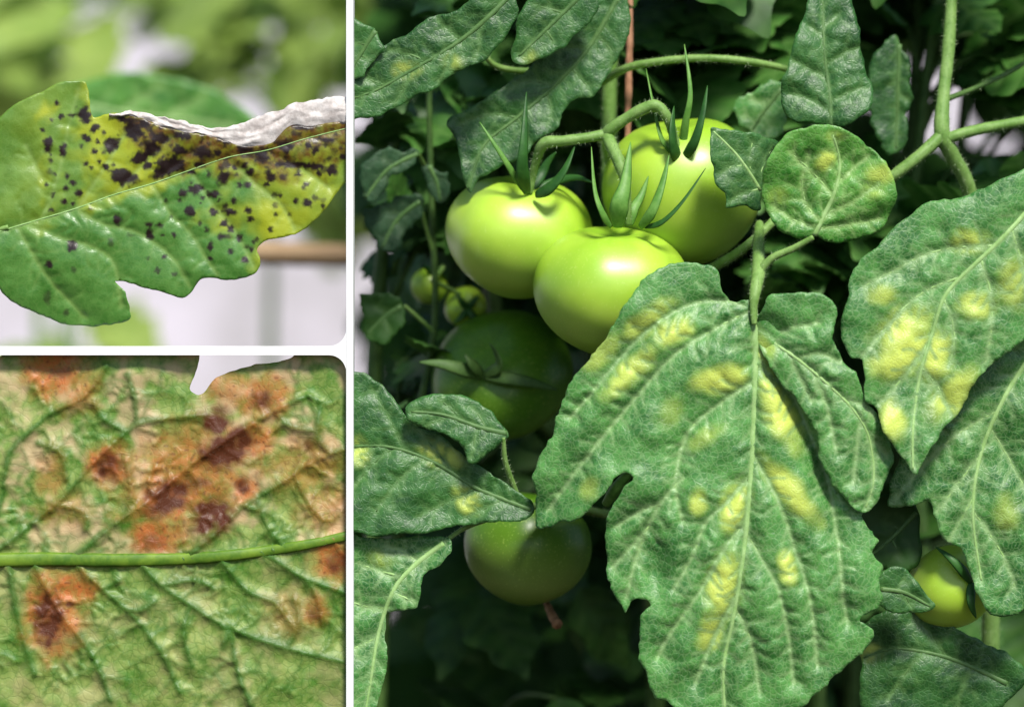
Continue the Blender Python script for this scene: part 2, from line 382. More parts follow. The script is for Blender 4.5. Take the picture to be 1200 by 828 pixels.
# generic leaflet for the plants behind: unit length 1 along +X, flat in XY, normal +Z
def leaflet_mesh(seed, mat, lobes=3, wid=.34, spacing=.055):
    rr = random.Random(seed); pts = []
    n = 15
    for side in (1, -1):
        rowp = []
        for i in range(1, n):
            t = i / n; w = wid * math.sin(math.pi * t ** .72) ** .8 * (1 + .17 * math.sin(t * lobes * 2 * math.pi + rr.uniform(-.5, .5) + side)) * rr.uniform(.93, 1.07)
            rowp.append((t, side * w))
        pts += rowp if side == 1 else rowp[::-1]
        if side == 1: pts.append((1.02, rr.uniform(-.03, .03)))
    pts.append((0, 0))
    o = catmull(pts, .04, True)
    mid = np.array([[0, 0], [.5, rr.uniform(-.02, .02)], [1, 0]]); side_v = []
    for i in range(4):
        x = .12 + .2 * i; l = wid * (1.05 - .16 * i)
        for s in (1, -1): side_v.append(np.array([[x, 0], [x + l * .45, s * l * .55], [x + l * .8, s * l * .98]]))
    v2, f = tri_fill(o, spacing)
    ds = seg_dist(v2, [mid] + side_v); dm = np.abs(v2[:, 1])
    z = .03 * (1 - np.exp(-ds / .05)) + .05 * np.array([mnoise.noise((x * 2.3 + seed, y * 2.3, seed * 3.1)) for x, y in v2]) - rr.uniform(.1, .5) * (v2[:, 0] - .4) ** 2 - rr.uniform(-.3, .9) * dm ** 2
    me = bpy.data.meshes.new('leaf')
    V = np.stack([v2[:, 0], v2[:, 1], z], 1)
    ff = [t if (v2[t[1]][0] - v2[t[0]][0]) * (v2[t[2]][1] - v2[t[0]][1]) - (v2[t[1]][1] - v2[t[0]][1]) * (v2[t[2]][0] - v2[t[0]][0]) > 0 else t[::-1] for t in f]
    me.from_pydata([tuple(x) for x in V], [], ff); me.materials.append(mat)
    me.polygons.foreach_set('use_smooth', [True] * len(me.polygons))
    at = me.attributes.new('vein', 'FLOAT', 'POINT'); at.data.foreach_set('value', np.exp(-(ds / .03) ** 2).astype(np.float32))
    me.update(); return me

# ------------------------------------------------------------------ the setting
def grid_sheet(name, half, n, z, mat, amp, fs):
    xs = np.sign(np.linspace(-1, 1, n)) * np.abs(np.linspace(-1, 1, n)) ** 3 * half
    V = [(x, y, z + amp * mnoise.noise((x * fs, y * fs, 0)) * min(1, 2 / (1 + abs(x) + abs(y)))) for y in xs for x in xs]
    F = [(j * n + i, j * n + i + 1, (j + 1) * n + i + 1, (j + 1) * n + i) for j in range(n - 1) for i in range(n - 1)]
    return mesh_obj(name, V, F, mat)
tag(grid_sheet('ground', 150, 81, GROUND_Z, M['soil'], .02, 14), kind='structure')

# pale plastered garden wall far behind the plants
def box(name, lo, hi, mat, parent=None, bevel=0):
    bm = bmesh.new(); bmesh.ops.create_cube(bm, size=1)
    for v in bm.verts: v.co = Vector([lo[i] + (v.co[i] + .5) * (hi[i] - lo[i]) for i in range(3)])
    if bevel: bmesh.ops.bevel(bm, geom=bm.edges[:], offset=bevel, segments=2, affect='EDGES')
    b = base_of(parent)
    for v in bm.verts: v.co -= b
    me = bpy.data.meshes.new(name); bm.to_mesh(me); bm.free(); me.materials.append(mat)
    o = bpy.data.objects.new(name, me); COL.objects.link(o); o.parent = parent; return o
gw = empty('garden_wall', (0, 1.9, GROUND_Z), 'pale lilac-white plastered garden wall far behind the plants', 'wall')
box('wall_face', (-3, 1.9, GROUND_Z - .05), (3, 2.05, 1.1), M['wall'], gw, .004)
box('coping', (-3.02, 1.87, 1.1), (3.02, 2.08, 1.16), M['wall'], gw, .006)

# ------------------------------------------------------------------ white gaps between the three views, added as solid dividers
BX, BZ, BF = 410, 410.5, -30.5           # middle of the upright (px), of the rail (px), front face (mm)
fb = (D + BF * .001) / D
def bw(px): return (px - 600) * S * fb
def bh(py): return (414 - py) * S * fb
dv = empty('white_batten_frame', (bw(410), (BF + 9) * .001, GROUND_Z), 'slim white painted upright batten with a side rail, left of the tomatoes', 'frame')
def prism_xz(name, outline, y0, y1, mat, parent, bevel=.0004):
    bm = bmesh.new()
    vs = [bm.verts.new((x, y0, z)) for x, z in outline]; f = bm.faces.new(vs)
    r = bmesh.ops.extrude_face_region(bm, geom=[f]); nv = [g for g in r['geom'] if isinstance(g, bmesh.types.BMVert)]
    for v in nv: v.co.y = y1
    bmesh.ops.recalc_face_normals(bm, faces=bm.faces[:])
    b = base_of(parent)
    for v in bm.verts: v.co -= b
    me = bpy.data.meshes.new(name); bm.to_mesh(me); bm.free(); me.materials.append(mat)
    o = bpy.data.objects.new(name, me); COL.objects.link(o); o.parent = parent
    if bevel:
        bv = o.modifiers.new('bevel', 'BEVEL'); bv.width = bevel; bv.segments = 2; bv.limit_method = 'ANGLE'
    return o
UY0, UY1 = BF * .001, (BF + 14) * .001
prism_xz('upright', [(bw(405.5), GROUND_Z), (bw(414), GROUND_Z), (bw(414), .30), (bw(405.5), .30)], UY0, UY1, M['paint'], dv)
rail = []
rad = 20
for k in range(9):                       # fillet above the rail
    a = math.pi / 2 * k / 8; rail.append((bw(405.5 - rad + rad * math.sin(a)), bh(405.5 - rad + rad * math.cos(a))))
low = []
for k in range(9):
    a = math.pi / 2 * k / 8; low.append((bw(405.5 - rad + rad * math.sin(a)), bh(416 + rad - rad * math.cos(a))))
rail_out = [(bw(-160), bh(405.5))] + rail + low[::-1] + [(bw(-160), bh(416))]
prism_xz('rail', rail_out, UY0 + .0006, UY1 - .001, M['paint'], dv)
prism_xz('end_post', [(bw(-168), GROUND_Z), (bw(-160), GROUND_Z), (bw(-160), .30), (bw(-168), .30)], UY0, UY1, M['paint'], dv)

def clip_right(o): o = o.copy(); o[:, 0] = np.minimum(o[:, 0], 410); return o
def clip_left(o): o = o.copy(); o[:, 0] = np.maximum(o[:, 0], 410); return o

# ------------------------------------------------------------------ tomato plant with the yellow-blotched leaves
plant = empty('tomato_plant', (P(715, 0, 60).x, .06, GROUND_Z), 'tomato plant bearing three pale green tomatoes above large leaves with yellow blotches', 'tomato plant')

def tomato(c, rx, rz, y, mat, axis=(0, 0, 1), lobes=5, lob=.025, dim=.16, parent=plant, label=None, roll=0, seed=0):
    ctr = P(c[0], c[1], y); f = (D + y * .001) / D; a = rx * S * f; hgt = rz * S * f
    q = Vector(axis).normalized().to_track_quat('Z', 'Y'); nu, nv = 48, 28; V = []; pal = []; sho = []
    for j in range(nv + 1):
        th = math.pi * j / nv
        for i in range(nu):
            ph = 2 * math.pi * i / nu
            r = math.sin(th) * (1 + lob * math.cos(lobes * ph + roll + .4 * math.sin(2 * ph + seed)) * (.35 + .65 * math.cos(th / 2) ** 2)) * (1 + .03 * math.cos(th))
            z = math.cos(th) - dim * math.exp(-(math.sin(th) / .33) ** 2) * (1 if th < 1.57 else .25)
            V.append(ctr + q @ Vector((r * math.cos(ph) * a, r * math.sin(ph) * a, z * hgt)))
            sho.append(max(0, 1 - th / 1.0) * (.6 + .4 * math.cos(9 * ph + seed) * math.cos(5 * ph)) + .3 * max(0, (th - 2.3) / .84))
            pal.append(max(0, 1 - abs(th - 2.2) / .9) * .6)
    F = [(j * nu + i, (j + 1) * nu + i, (j + 1) * nu + (i + 1) % nu, j * nu + (i + 1) % nu) for j in range(nv) for i in range(nu)]
    o = mesh_obj('tomato', V, F, mat, parent, attrs={'pale': pal, 'shoulder': sho})
    if label: o['label'] = label
    return o
SEPALS = []
def sepal(par, pts, w, mat, flat=.35):
    q = [P(*p) for p in pts]
    o = tube('sepal', q, (w * .5, w, w * .8, w * .5, .15), mat, par, seg=8, flat=flat, n=5)
    SEPALS.append(o); return o

t1 = tomato((609, 276), 86, 72, 26, M['tomato'], (.12, -.25, 1), 5, .045, label='pale green tomato at left of the cluster, tucked behind the front one', seed=1)
t2 = tomato((717, 339), 91, 77, -2, M['tomato'], (.05, -.22, 1), 6, .028, label='front pale green tomato, lowest and nearest of the cluster', roll=.7, seed=2)
t3 = tomato((801, 222), 94, 88, 24, M['tomato'], (-.12, -.2, 1), 5, .025, label='large green tomato at right, behind a small folded leaf', roll=1.3, seed=3)
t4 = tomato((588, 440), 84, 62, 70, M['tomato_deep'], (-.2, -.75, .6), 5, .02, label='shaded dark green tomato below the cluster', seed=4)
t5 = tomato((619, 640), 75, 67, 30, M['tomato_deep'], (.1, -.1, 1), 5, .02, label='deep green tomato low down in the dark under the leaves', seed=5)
t6 = tomato((503, 335), 22, 21, 90, M['tomato'], (.3, -.3, 1), 5, .02, label='tiny unripe tomato at left in the gap', seed=6)
t7 = tomato((546, 360), 25, 24, 88, M['tomato'], (-.5, -.8, .4), 5, .02, label='tiny unripe tomato with its calyx facing the viewer', seed=7)

# calyx of the left tomato
sepal(t1, [(618, 226, 2), (612, 200, -8), (614, 165, -10), (617, 108, -4)], 3.3, M['sepal'])
sepal(t1, [(612, 222, 0), (598, 198, -6), (580, 170, -7), (562, 143, -4)], 1.5, M['sepal_pale'])
sepal(t1, [(628, 228, -2), (646, 219, -9), (662, 198, -11), (674, 170, -8)], 3.2, M['sepal'])
sepal(t1, [(622, 224, 8), (634, 205, 14), (642, 190, 14), (652, 178, 12)], 2.6, M['sepal'])
sepal(t1, [(622, 224, 10), (652, 212, 14), (676, 208, 10), (694, 214, 4)], 2.2, M['sepal'])
# calyx of the front tomato
sepal(t2, [(716, 266, -22), (706, 250, -28), (697, 222, -27), (693, 172, -22)], 1.7, M['sepal_pale'])
sepal(t2, [(724, 266, -20), (726, 240, -26), (733, 214, -24), (739, 166, -18)], 4.3, M['sepal_pale'])
sepal(t2, [(750, 266, -20), (764, 248, -26), (776, 216, -24), (784, 182, -20)], 2.6, M['sepal_pale'])
sepal(t2, [(756, 266, -20), (776, 260, -27), (800, 236, -28), (827, 197, -24)], 1.6, M['sepal'])
sepal(t2, [(738, 264, -14), (742, 246, -14), (752, 228, -10), (760, 206, -8)], 2.5, M['sepal_pale'])
# calyx of the right tomato
sepal(t3, [(797, 190, -4), (790, 175, -12), (788, 150, -14), (790, 124, -10)], 3.4, M['sepal'])
sepal(t3, [(800, 186, -6), (813, 168, -13), (823, 135, -14), (829, 100, -10)], 2.6, M['sepal'])
sepal(t3, [(800, 180, 0), (803, 146, -6), (809, 108, -8), (802, 52, -2)], 1.8, M['sepal_pale'])
sepal(t3, [(796, 184, -2), (782, 172, -8), (772, 152, -9), (757, 80, -2)], 1.8, M['sepal_pale'])
sepal(t4, [(566, 440, 42), (540, 432, 36), (515, 426, 34), (491, 424, 34)], 3.6, M['stem_dark'])
sepal(t4, [(566, 440, 42), (584, 430, 36), (582, 415, 34), (573, 401, 33)], 3.2, M['stem_dark'])
sepal(t4, [(566, 440, 42), (600, 444, 36), (630, 450, 36), (654, 457, 38)], 3.4, M['stem_dark'])
sepal(t4, [(566, 440, 42), (556, 430, 36), (550, 422, 34), (544, 415, 34)], 3.0, M['stem_dark'])
sepal(t7, [(548, 362, 78), (556, 352, 76), (562, 345, 76)], 1.8, M['sepal']); sepal(t7, [(548, 362, 78), (556, 372, 76), (564, 378, 76)], 1.8, M['sepal'])
sepal(t7, [(548, 362, 78), (540, 372, 76), (532, 378, 76)], 1.8, M['sepal']); sepal(t7, [(548, 362, 78), (540, 352, 76), (536, 344, 76)], 1.8, M['sepal'])
sepal(t6, [(506, 322, 84), (514, 316, 80), (522, 318, 78)], 1.4, M['sepal']); sepal(t6, [(506, 322, 84), (500, 314, 80), (494, 312, 78)], 1.4, M['sepal'])

# stems
HAIRY = []; plant2 = None
def stem(pts, radii, mat='stem', parent=plant, seg=10, name='stem', jit=.08):
    r = np.array(radii) * .8
    o = tube(name, [P(*p) for p in pts], r, M[mat], parent, seg=seg, n=8, jit=jit)
    if parent in (plant, plant2) and mat != 'sepal_pale': HAIRY.append(o)
    return o
gz = 414 + .48 / S
stem([(806, gz, 62), (812, 900, 60), (800, 640, 56), (756, 440, 56), (718, 280, 56), (714, 150, 52), (716, 40, 50), (720, -90, 46), (724, -200, 46)], (6.5, 6, 5.2, 4.6, 4.5, 4.5, 4, 3))
stem([(716, 190, 46), (712, 170, 10), (711, 157, -6), (735, 138, -10), (766, 124, -12), (782, 138, -12), (790, 162, -6), (797, 188, -2)], (3.6, 3.4, 3.6, 3.0, 3.4, 2.8, 2.4, 2.0), name='fruit_stalk')
stem([(711, 157, -6), (690, 161, -8), (660, 165, -8), (638, 168, -6), (630, 184, -2), (624, 206, 2), (620, 226, 4)], (3.2, 2.8, 2.9, 3.4, 2.6, 2.2, 2.0), name='fruit_stalk')
stem([(711, 158, -6), (720, 178, -14), (728, 196, -18), (734, 222, -18), (736, 264, -14)], (3.6, 3.4, 3.4, 2.4, 2.0), name='fruit_stalk')
stem([(705, 96, 40), (740, 78, 24), (800, 69, 16), (850, 69, 14), (900, 76, 20), (932, 84, 26), (990, 100, 40)], (2.6, 2.2, 2.0, 2.0, 2.0, 1.8, 1.5))
stem([(700, 90, 44), (650, 84, 30), (600, 82, 22), (574, 72, 16), (564, 46, 12), (562, -30, 16)], (2.2, 1.9, 1.7, 1.6, 1.5, 1.3))
stem([(740, 390, 54), (790, 340, 30), (850, 305, 6), (880, 284, -6), (915, 250, 4), (960, 200, 20)], (3, 2.8, 2.6, 2.6, 2.4, 2.2))

def hairs(parent_o, owner, per_mm=5.0, length=(.7, 2.0)):
    """soft short hairs along one stem, one joined part"""
    me = parent_o.data; rr = random.Random(len(me.vertices)); V = []; F = []
    b = np.array(base_of(parent_o))
    tris = [p for p in me.polygons if len(p.vertices) == 4]
    for p in tris:
        n = p.area * 1e6 * per_mm * .12; n = int(n) + (rr.random() < n - int(n))
        q = [np.array(me.vertices[i].co) for i in p.vertices]; nr = np.array(p.normal)
        for _ in range(n):
            u, v = rr.random(), rr.random(); c = (q[0] * (1 - u) + q[1] * u) * (1 - v) + (q[3] * (1 - u) + q[2] * u) * v
            d = nr + np.array([rr.gauss(0, .3) for _ in range(3)]); d = d / np.linalg.norm(d) * rr.uniform(*length) * .001
            w = np.cross(d, [rr.random(), rr.random(), rr.random()]); w = w / (np.linalg.norm(w) + 1e-12) * .00008
            k = len(V); V += [c + b - w, c + b + w, c + b + d]; F.append((k, k + 1, k + 2))
    if V: o = mesh_obj('hair', V, F, M['hair'], owner, smooth=False); o['kind'] = 'stuff'
# main leaf stalk: the two large leaflets hang from it
stem([(890, 262, 0), (889, 290, -18), (889, 318, -34), (885, 342, -42), (883, 362, -44), (884, 380, -45)], (2.4, 3.2, 3.8, 3.2, 2.2, 1.5), name='leaf_stalk')
stem([(888, 322, -34), (904, 303, -36), (930, 291, -38), (953, 278, -41)], (2.6, 2.1, 1.9, 1.5), name='leaf_stalk')

L1_out = [(882, 356), (872, 352), (858, 352), (848, 345), (845, 328), (834, 312), (812, 305), (788, 308), (762, 321), (741, 341), (722, 373), (704, 402), (684, 428), (667, 452),
          (655, 490), (641, 520), (628, 545), (627, 578), (627, 613), (640, 616), (664, 611), (690, 598), (706, 580), (724, 560), (736, 554), (742, 562), (728, 574), (714, 598), (708, 630), (709, 660), (717, 690), (731, 716), (741, 704), (752, 700), (760, 708), (752, 722), (748, 740), (752, 776),
          (764, 808), (800, 836), (838, 858), (872, 866), (905, 846), (940, 826), (972, 800), (996, 776), (1010, 764), (1023, 748), (1020, 735), (1006, 724), (1027, 713), (1036, 698), (1030, 680), (1035, 664), (1024, 648), (1030, 634), (1016, 616), (1008, 590),
          (1004, 570), (1012, 545), (1010, 520), (1000, 492), (988, 468), (978, 440), (965, 417), (950, 394), (940, 378), (925, 366), (910, 362), (898, 366), (890, 374)]
L1_v = [[(880, 364), (840, 384), (792, 414), (750, 460), (711, 506), (680, 546), (642, 598)],
        [(872, 358), (843, 352), (812, 356), (785, 368), (752, 393), (722, 425), (695, 458), (668, 490)],
        [(883, 446), (850, 468), (814, 497), (799, 524), (792, 570), (800, 610)],
        [(880, 556), (850, 590), (827, 612), (812, 650), (790, 690)],
        [(800, 560), (774, 590), (750, 640), (734, 700)], [(774, 590), (748, 600), (722, 616)], [(760, 616), (740, 640), (718, 664)],
        [(877, 610), (850, 640), (822, 690), (790, 735), (770, 770)],
        [(868, 690), (840, 740), (815, 800)],
        [(886, 428), (910, 446), (932, 470), (948, 505), (962, 535), (980, 566), (1004, 590), (1026, 604)],
        [(882, 532), (905, 572), (920, 606), (932, 644), (944, 680), (952, 715), (958, 780)],
        [(958, 530), (970, 562), (977, 600), (984, 650), (988, 700), (994, 730)],
        [(872, 620), (890, 650), (912, 690), (925, 750), (930, 800)],
        [(860, 710), (880, 750), (890, 810)]]
L1_y = [(846, 444, 30, 14, -6), (914, 478, 17, 42, -24), (760, 376, 30, 12, -38, .85), (738, 436, 34, 13, -42, .85), (790, 388, 20, 14, -30, .9), (706, 412, 12, 26, 42, .6), (926, 575, 13, 42, -40), (860, 592, 14, 26, 15),
        (848, 688, 17, 36, 12), (834, 738, 12, 20, 20), (923, 664, 10, 18, -12), (818, 590, 10, 14, 0, .8), (690, 570, 10, 12, 0, .5), (896, 410, 10, 20, -20, .6), (826, 512, 22, 10, -30, .35), (786, 482, 12, 18, 20, .3)]
def L1_extra(p):
    x, y = p[:, 0], p[:, 1]
    h = -7 * np.clip((y - 640) / 180, 0, 2) ** 1.5                    # the tip hangs back
    h -= 3 * np.exp(-((x - 990) / 30) ** 2 - ((y - 450) / 80) ** 2)      # sinks under the overlapping lobe
    h -= 7 * np.exp(-((x - 768) / 17) ** 2 - ((y - 668) / 52) ** 2) + 4 * np.clip((770 - x) / 60, 0, 1) ** 1.5 * np.clip((y - 560) / 60, 0, 1)
    h += 4 * np.exp(-((x - 745) / 60) ** 2 - ((y - 420) / 80) ** 2)
    h -= 7 * np.exp(-((x - (905 + (y - 400) * .35)) / 16) ** 2) * np.clip((y - 400) / 40, 0, 1) * np.clip((600 - y) / 60, 0, 1) * .7
    h -= 6 * np.clip((x - 1000) / 45, 0, 2) ** 2
    h -= 5 * np.clip((700 - x) / 75, 0, 2) ** 2
    return h
l1 = leaf(plant, L1_out, [(883, 356), (885, 400), (884, 460), (882, 520), (878, 580), (871, 650), (860, 720), (848, 780), (850, 840)], L1_v, -44, M['leaf'], M['vein'],
     tilt=(0, -.012), cup=1.0, und=3.0, A1=3.4, w1=10, A2=1.0, w2=5, spacing=3.0, seed=11, grit=.4, yellow=L1_y, extra=L1_extra, vr=(1.7, .7), sr=(.55, .2), wavy=2.4,
     label='largest front leaf, three lobed, green with yellow blotches')
LR_out = [(887, 378), (893, 364), (900, 350), (920, 343), (944, 342), (967, 345), (980, 362), (976, 394), (984, 417), (999, 434), (1009, 455), (1017, 473), (1032, 492), (1045, 524), (1045, 552), (1034, 572), (1026, 592), (1008, 600), (992, 584), (974, 566), (962, 540), (958, 512), (944, 484), (926, 462), (908, 440), (894, 412)]
leaf(plant, LR_out, [(887, 382), (908, 402), (934, 420), (970, 450), (1000, 480), (1018, 512), (1024, 560), (1014, 596)], [[(900, 394), (930, 384), (960, 378)], [(934, 420), (960, 414), (984, 424)], [(955, 438), (970, 480), (980, 530)], [(990, 470), (1010, 474), (1026, 490)], [(1008, 494), (1004, 530), (1000, 566)], [(925, 414), (936, 440), (952, 470)], [(1018, 514), (1032, 524), (1040, 536)]],
     -46, M['leaf'], M['vein'], und=1.6, A1=2.6, w1=9, A2=1.0, w2=5, spacing=3.2, seed=12, grit=.4, wavy=2.0, vr=(.9, .4), sr=(.5, .2), yellow=[(900, 400, 8, 16, -20, .5)],
     extra=lambda p: -7 * np.clip((p[:, 0] - 1005) / 40, 0, 2) ** 2 - 5 * np.exp(-(((p[:, 0] - 890) ** 2 + (p[:, 1] - 385) ** 2) / 30 ** 2)) + 2.0 * np.exp(-((p[:, 0] - 975) / 36) ** 2 - ((p[:, 1] - 450) / 70) ** 2) - 2.6 * np.exp(-np.clip((p[:, 0] - (894 + (p[:, 1] - 400) * .5)) / 14, 0, 9)), label='upper right lobe of the largest leaf, overlapping it')
# pale bud-like curled leaf tip between the lobes
stem([(710, 590, -32), (722, 572, -38), (735, 557, -42), (750, 548, -46)], (2.4, 3.4, 2.6, .8), 'sepal_pale', name='curled_leaf_tip')

R1_out = [(1250, 190), (1200, 198), (1152, 222), (1122, 232), (1084, 239), (1055, 260), (1025, 290), (1008, 306), (998, 320), (994, 342), (986, 380), (990, 408), (1000, 419), (1011, 422), (1014, 442), (1014, 469), (1026, 478), (1034, 500), (1049, 525), (1064, 545), (1073, 556),
          (1084, 536), (1111, 497), (1128, 477), (1140, 455), (1153, 436), (1185, 410), (1225, 370), (1250, 300)]
leaf(plant, R1_out, [(1210, 240), (1172, 282), (1140, 312), (1108, 346), (1092, 392), (1078, 440), (1070, 500), (1070, 550)],
     [[(1165, 288), (1120, 290), (1080, 300), (1046, 318), (1012, 336)], [(1128, 324), (1090, 338), (1060, 360), (1030, 395), (1010, 418)], [(1106, 350), (1116, 375), (1118, 400), (1112, 430)], [(1088, 402), (1060, 440), (1030, 474)], [(1150, 304), (1160, 340), (1162, 380), (1154, 430)], [(1080, 430), (1100, 455), (1115, 488)], [(1185, 268), (1200, 320), (1205, 370)]],
     -46, M['leaf'], M['vein'], tilt=(.02, -.01), cup=3, und=3, A1=2.2, w1=13, A2=.8, w2=6, spacing=4, seed=21, rim=.3, vr=(1.2, .5), sr=(.7, .3),
     yellow=[(1060, 400, 30, 30, 20), (1048, 424, 26, 18, -20), (1096, 418, 17, 28, 5), (1032, 345, 14, 11, 0, .7), (1136, 284, 20, 13, 0, .7), (1146, 358, 20, 14, 0, .8), (1116, 462, 32, 15, -48), (1046, 494, 13, 22, -15), (1070, 372, 20, 14, -20, .6), (1190, 330, 18, 26, 0, .7)],
     label='right-hand leaf with strong yellow blotches along its midrib')
R2_out = [(1230, 380), (1180, 400), (1140, 440), (1100, 480), (1068, 515), (1052, 540), (1043, 572), (1041, 594), (1064, 593), (1086, 586), (1097, 606), (1103, 630), (1124, 641), (1136, 664), (1147, 700), (1165, 722), (1200, 712), (1238, 660), (1250, 560), (1250, 440)]
leaf(plant, R2_out, [(1220, 400), (1180, 460), (1150, 530), (1140, 600), (1150, 680)], [[(1170, 480), (1120, 510), (1080, 548), (1046, 590)], [(1150, 530), (1120, 570), (1098, 600)], [(1142, 580), (1125, 610), (1112, 636)], [(1160, 500), (1195, 560), (1220, 620)], [(1142, 600), (1175, 650), (1190, 690)]],
     -30, M['leaf'], M['vein'], tilt=(.01, .0), cup=2, und=3, A1=2.4, w1=11, A2=1.0, w2=6, spacing=4.2, seed=24, yellow=[(1180, 600, 14, 20, 0, .4)], label='lower right leaf hanging under the yellow-blotched one')
stem([(1240, 120, 20), (1232, 160, 0), (1215, 225, -36), (1206, 244, -44)], (3, 2.8, 2.4, 1.6), name='leaf_stalk')
stem([(1232, 160, 0), (1250, 260, -10), (1240, 340, -20), (1222, 398, -28)], (2.6, 2.4, 2.0, 1.4), name='leaf_stalk')

C_out = [(953, 277), (936, 279), (915, 270), (900, 250), (892, 226), (893, 205), (900, 187), (916, 163), (938, 150), (968, 145), (1002, 158), (1030, 183), (1046, 206), (1050, 232), (1043, 255), (1027, 271), (1002, 282), (974, 284), (960, 277)]
leaf(plant, C_out, [(954, 276), (966, 252), (980, 220), (984, 190), (976, 158)], [[(962, 260), (945, 240), (940, 210), (948, 180)], [(958, 266), (930, 258), (905, 240)], [(968, 250), (1000, 236), (1030, 215)], [(960, 268), (1000, 262), (1032, 256)], [(980, 216), (1004, 194), (1018, 182)], [(975, 228), (950, 200), (925, 178)]],
     -38, M['leaf_bright'], M['vein'], tilt=(0, .05), cup=-1.5, und=2.5, und_s=70, A1=2.2, w1=9, A2=.9, w2=5, spacing=3.4, seed=31, rim=.3, vr=(1.2, .5), sr=(.65, .3),
     yellow=[(966, 188, 13, 9, -40, .9), (1030, 204, 14, 12, 0, .7), (1024, 224, 12, 10, 0, .4), (978, 160, 10, 6, 0, .4), (910, 230, 12, 10, 0, .3)], label='round bright green leaf right of the tomatoes')
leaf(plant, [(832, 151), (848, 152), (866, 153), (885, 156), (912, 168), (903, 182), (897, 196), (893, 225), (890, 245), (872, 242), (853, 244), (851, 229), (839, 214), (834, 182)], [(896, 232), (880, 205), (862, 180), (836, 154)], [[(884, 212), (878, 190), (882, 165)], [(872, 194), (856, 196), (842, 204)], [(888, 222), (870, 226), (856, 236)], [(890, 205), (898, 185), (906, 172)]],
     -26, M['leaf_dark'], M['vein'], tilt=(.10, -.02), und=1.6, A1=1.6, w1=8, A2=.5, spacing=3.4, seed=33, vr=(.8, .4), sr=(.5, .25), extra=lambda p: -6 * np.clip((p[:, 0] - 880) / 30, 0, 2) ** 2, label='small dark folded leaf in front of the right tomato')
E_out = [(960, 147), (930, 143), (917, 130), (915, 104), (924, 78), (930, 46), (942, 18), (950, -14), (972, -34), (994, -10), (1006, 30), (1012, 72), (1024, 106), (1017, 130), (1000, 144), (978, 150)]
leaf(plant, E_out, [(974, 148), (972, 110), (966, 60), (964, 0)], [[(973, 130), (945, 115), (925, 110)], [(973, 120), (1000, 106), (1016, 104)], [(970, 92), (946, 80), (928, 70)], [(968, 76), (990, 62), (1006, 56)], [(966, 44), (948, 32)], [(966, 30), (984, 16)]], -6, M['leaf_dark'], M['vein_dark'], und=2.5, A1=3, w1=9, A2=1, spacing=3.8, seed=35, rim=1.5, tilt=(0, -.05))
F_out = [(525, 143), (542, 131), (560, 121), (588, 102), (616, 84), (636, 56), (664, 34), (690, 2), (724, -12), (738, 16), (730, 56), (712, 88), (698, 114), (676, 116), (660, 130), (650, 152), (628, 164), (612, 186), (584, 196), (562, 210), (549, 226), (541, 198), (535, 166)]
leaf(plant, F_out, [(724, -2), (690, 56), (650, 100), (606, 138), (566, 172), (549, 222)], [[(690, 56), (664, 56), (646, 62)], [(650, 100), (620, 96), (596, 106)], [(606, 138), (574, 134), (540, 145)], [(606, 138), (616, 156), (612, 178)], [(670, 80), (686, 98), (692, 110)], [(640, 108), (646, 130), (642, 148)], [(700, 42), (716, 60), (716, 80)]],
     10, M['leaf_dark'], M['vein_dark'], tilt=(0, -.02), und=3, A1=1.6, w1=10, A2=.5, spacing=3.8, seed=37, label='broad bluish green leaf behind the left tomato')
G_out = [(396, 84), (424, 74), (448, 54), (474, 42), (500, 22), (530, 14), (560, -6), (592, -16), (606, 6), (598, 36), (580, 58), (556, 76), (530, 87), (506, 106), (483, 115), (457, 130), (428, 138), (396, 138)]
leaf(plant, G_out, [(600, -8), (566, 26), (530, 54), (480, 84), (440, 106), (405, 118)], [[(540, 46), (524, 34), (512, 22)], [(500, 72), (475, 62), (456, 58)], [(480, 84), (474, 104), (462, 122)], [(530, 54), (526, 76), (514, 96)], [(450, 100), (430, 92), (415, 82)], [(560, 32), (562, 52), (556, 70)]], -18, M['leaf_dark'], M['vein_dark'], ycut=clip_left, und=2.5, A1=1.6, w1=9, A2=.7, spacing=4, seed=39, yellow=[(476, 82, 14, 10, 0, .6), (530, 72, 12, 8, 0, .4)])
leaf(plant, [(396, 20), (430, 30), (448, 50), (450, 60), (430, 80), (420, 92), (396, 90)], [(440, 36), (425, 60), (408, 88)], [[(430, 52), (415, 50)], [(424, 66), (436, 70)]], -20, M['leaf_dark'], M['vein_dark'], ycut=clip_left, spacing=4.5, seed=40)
leaf(plant, [(600, 70), (604, 40), (612, 8), (640, -10), (690, -20), (700, 10), (680, 36), (650, 62), (620, 74)], [(690, -14), (650, 25), (608, 66)], [[(660, 15), (640, 10), (625, 6)], [(640, 36), (650, 50)]], -4, M['leaf_dark'], M['vein_dark'], spacing=4.5, seed=41, yellow=[(620, 66, 8, 8, 0, .4)])

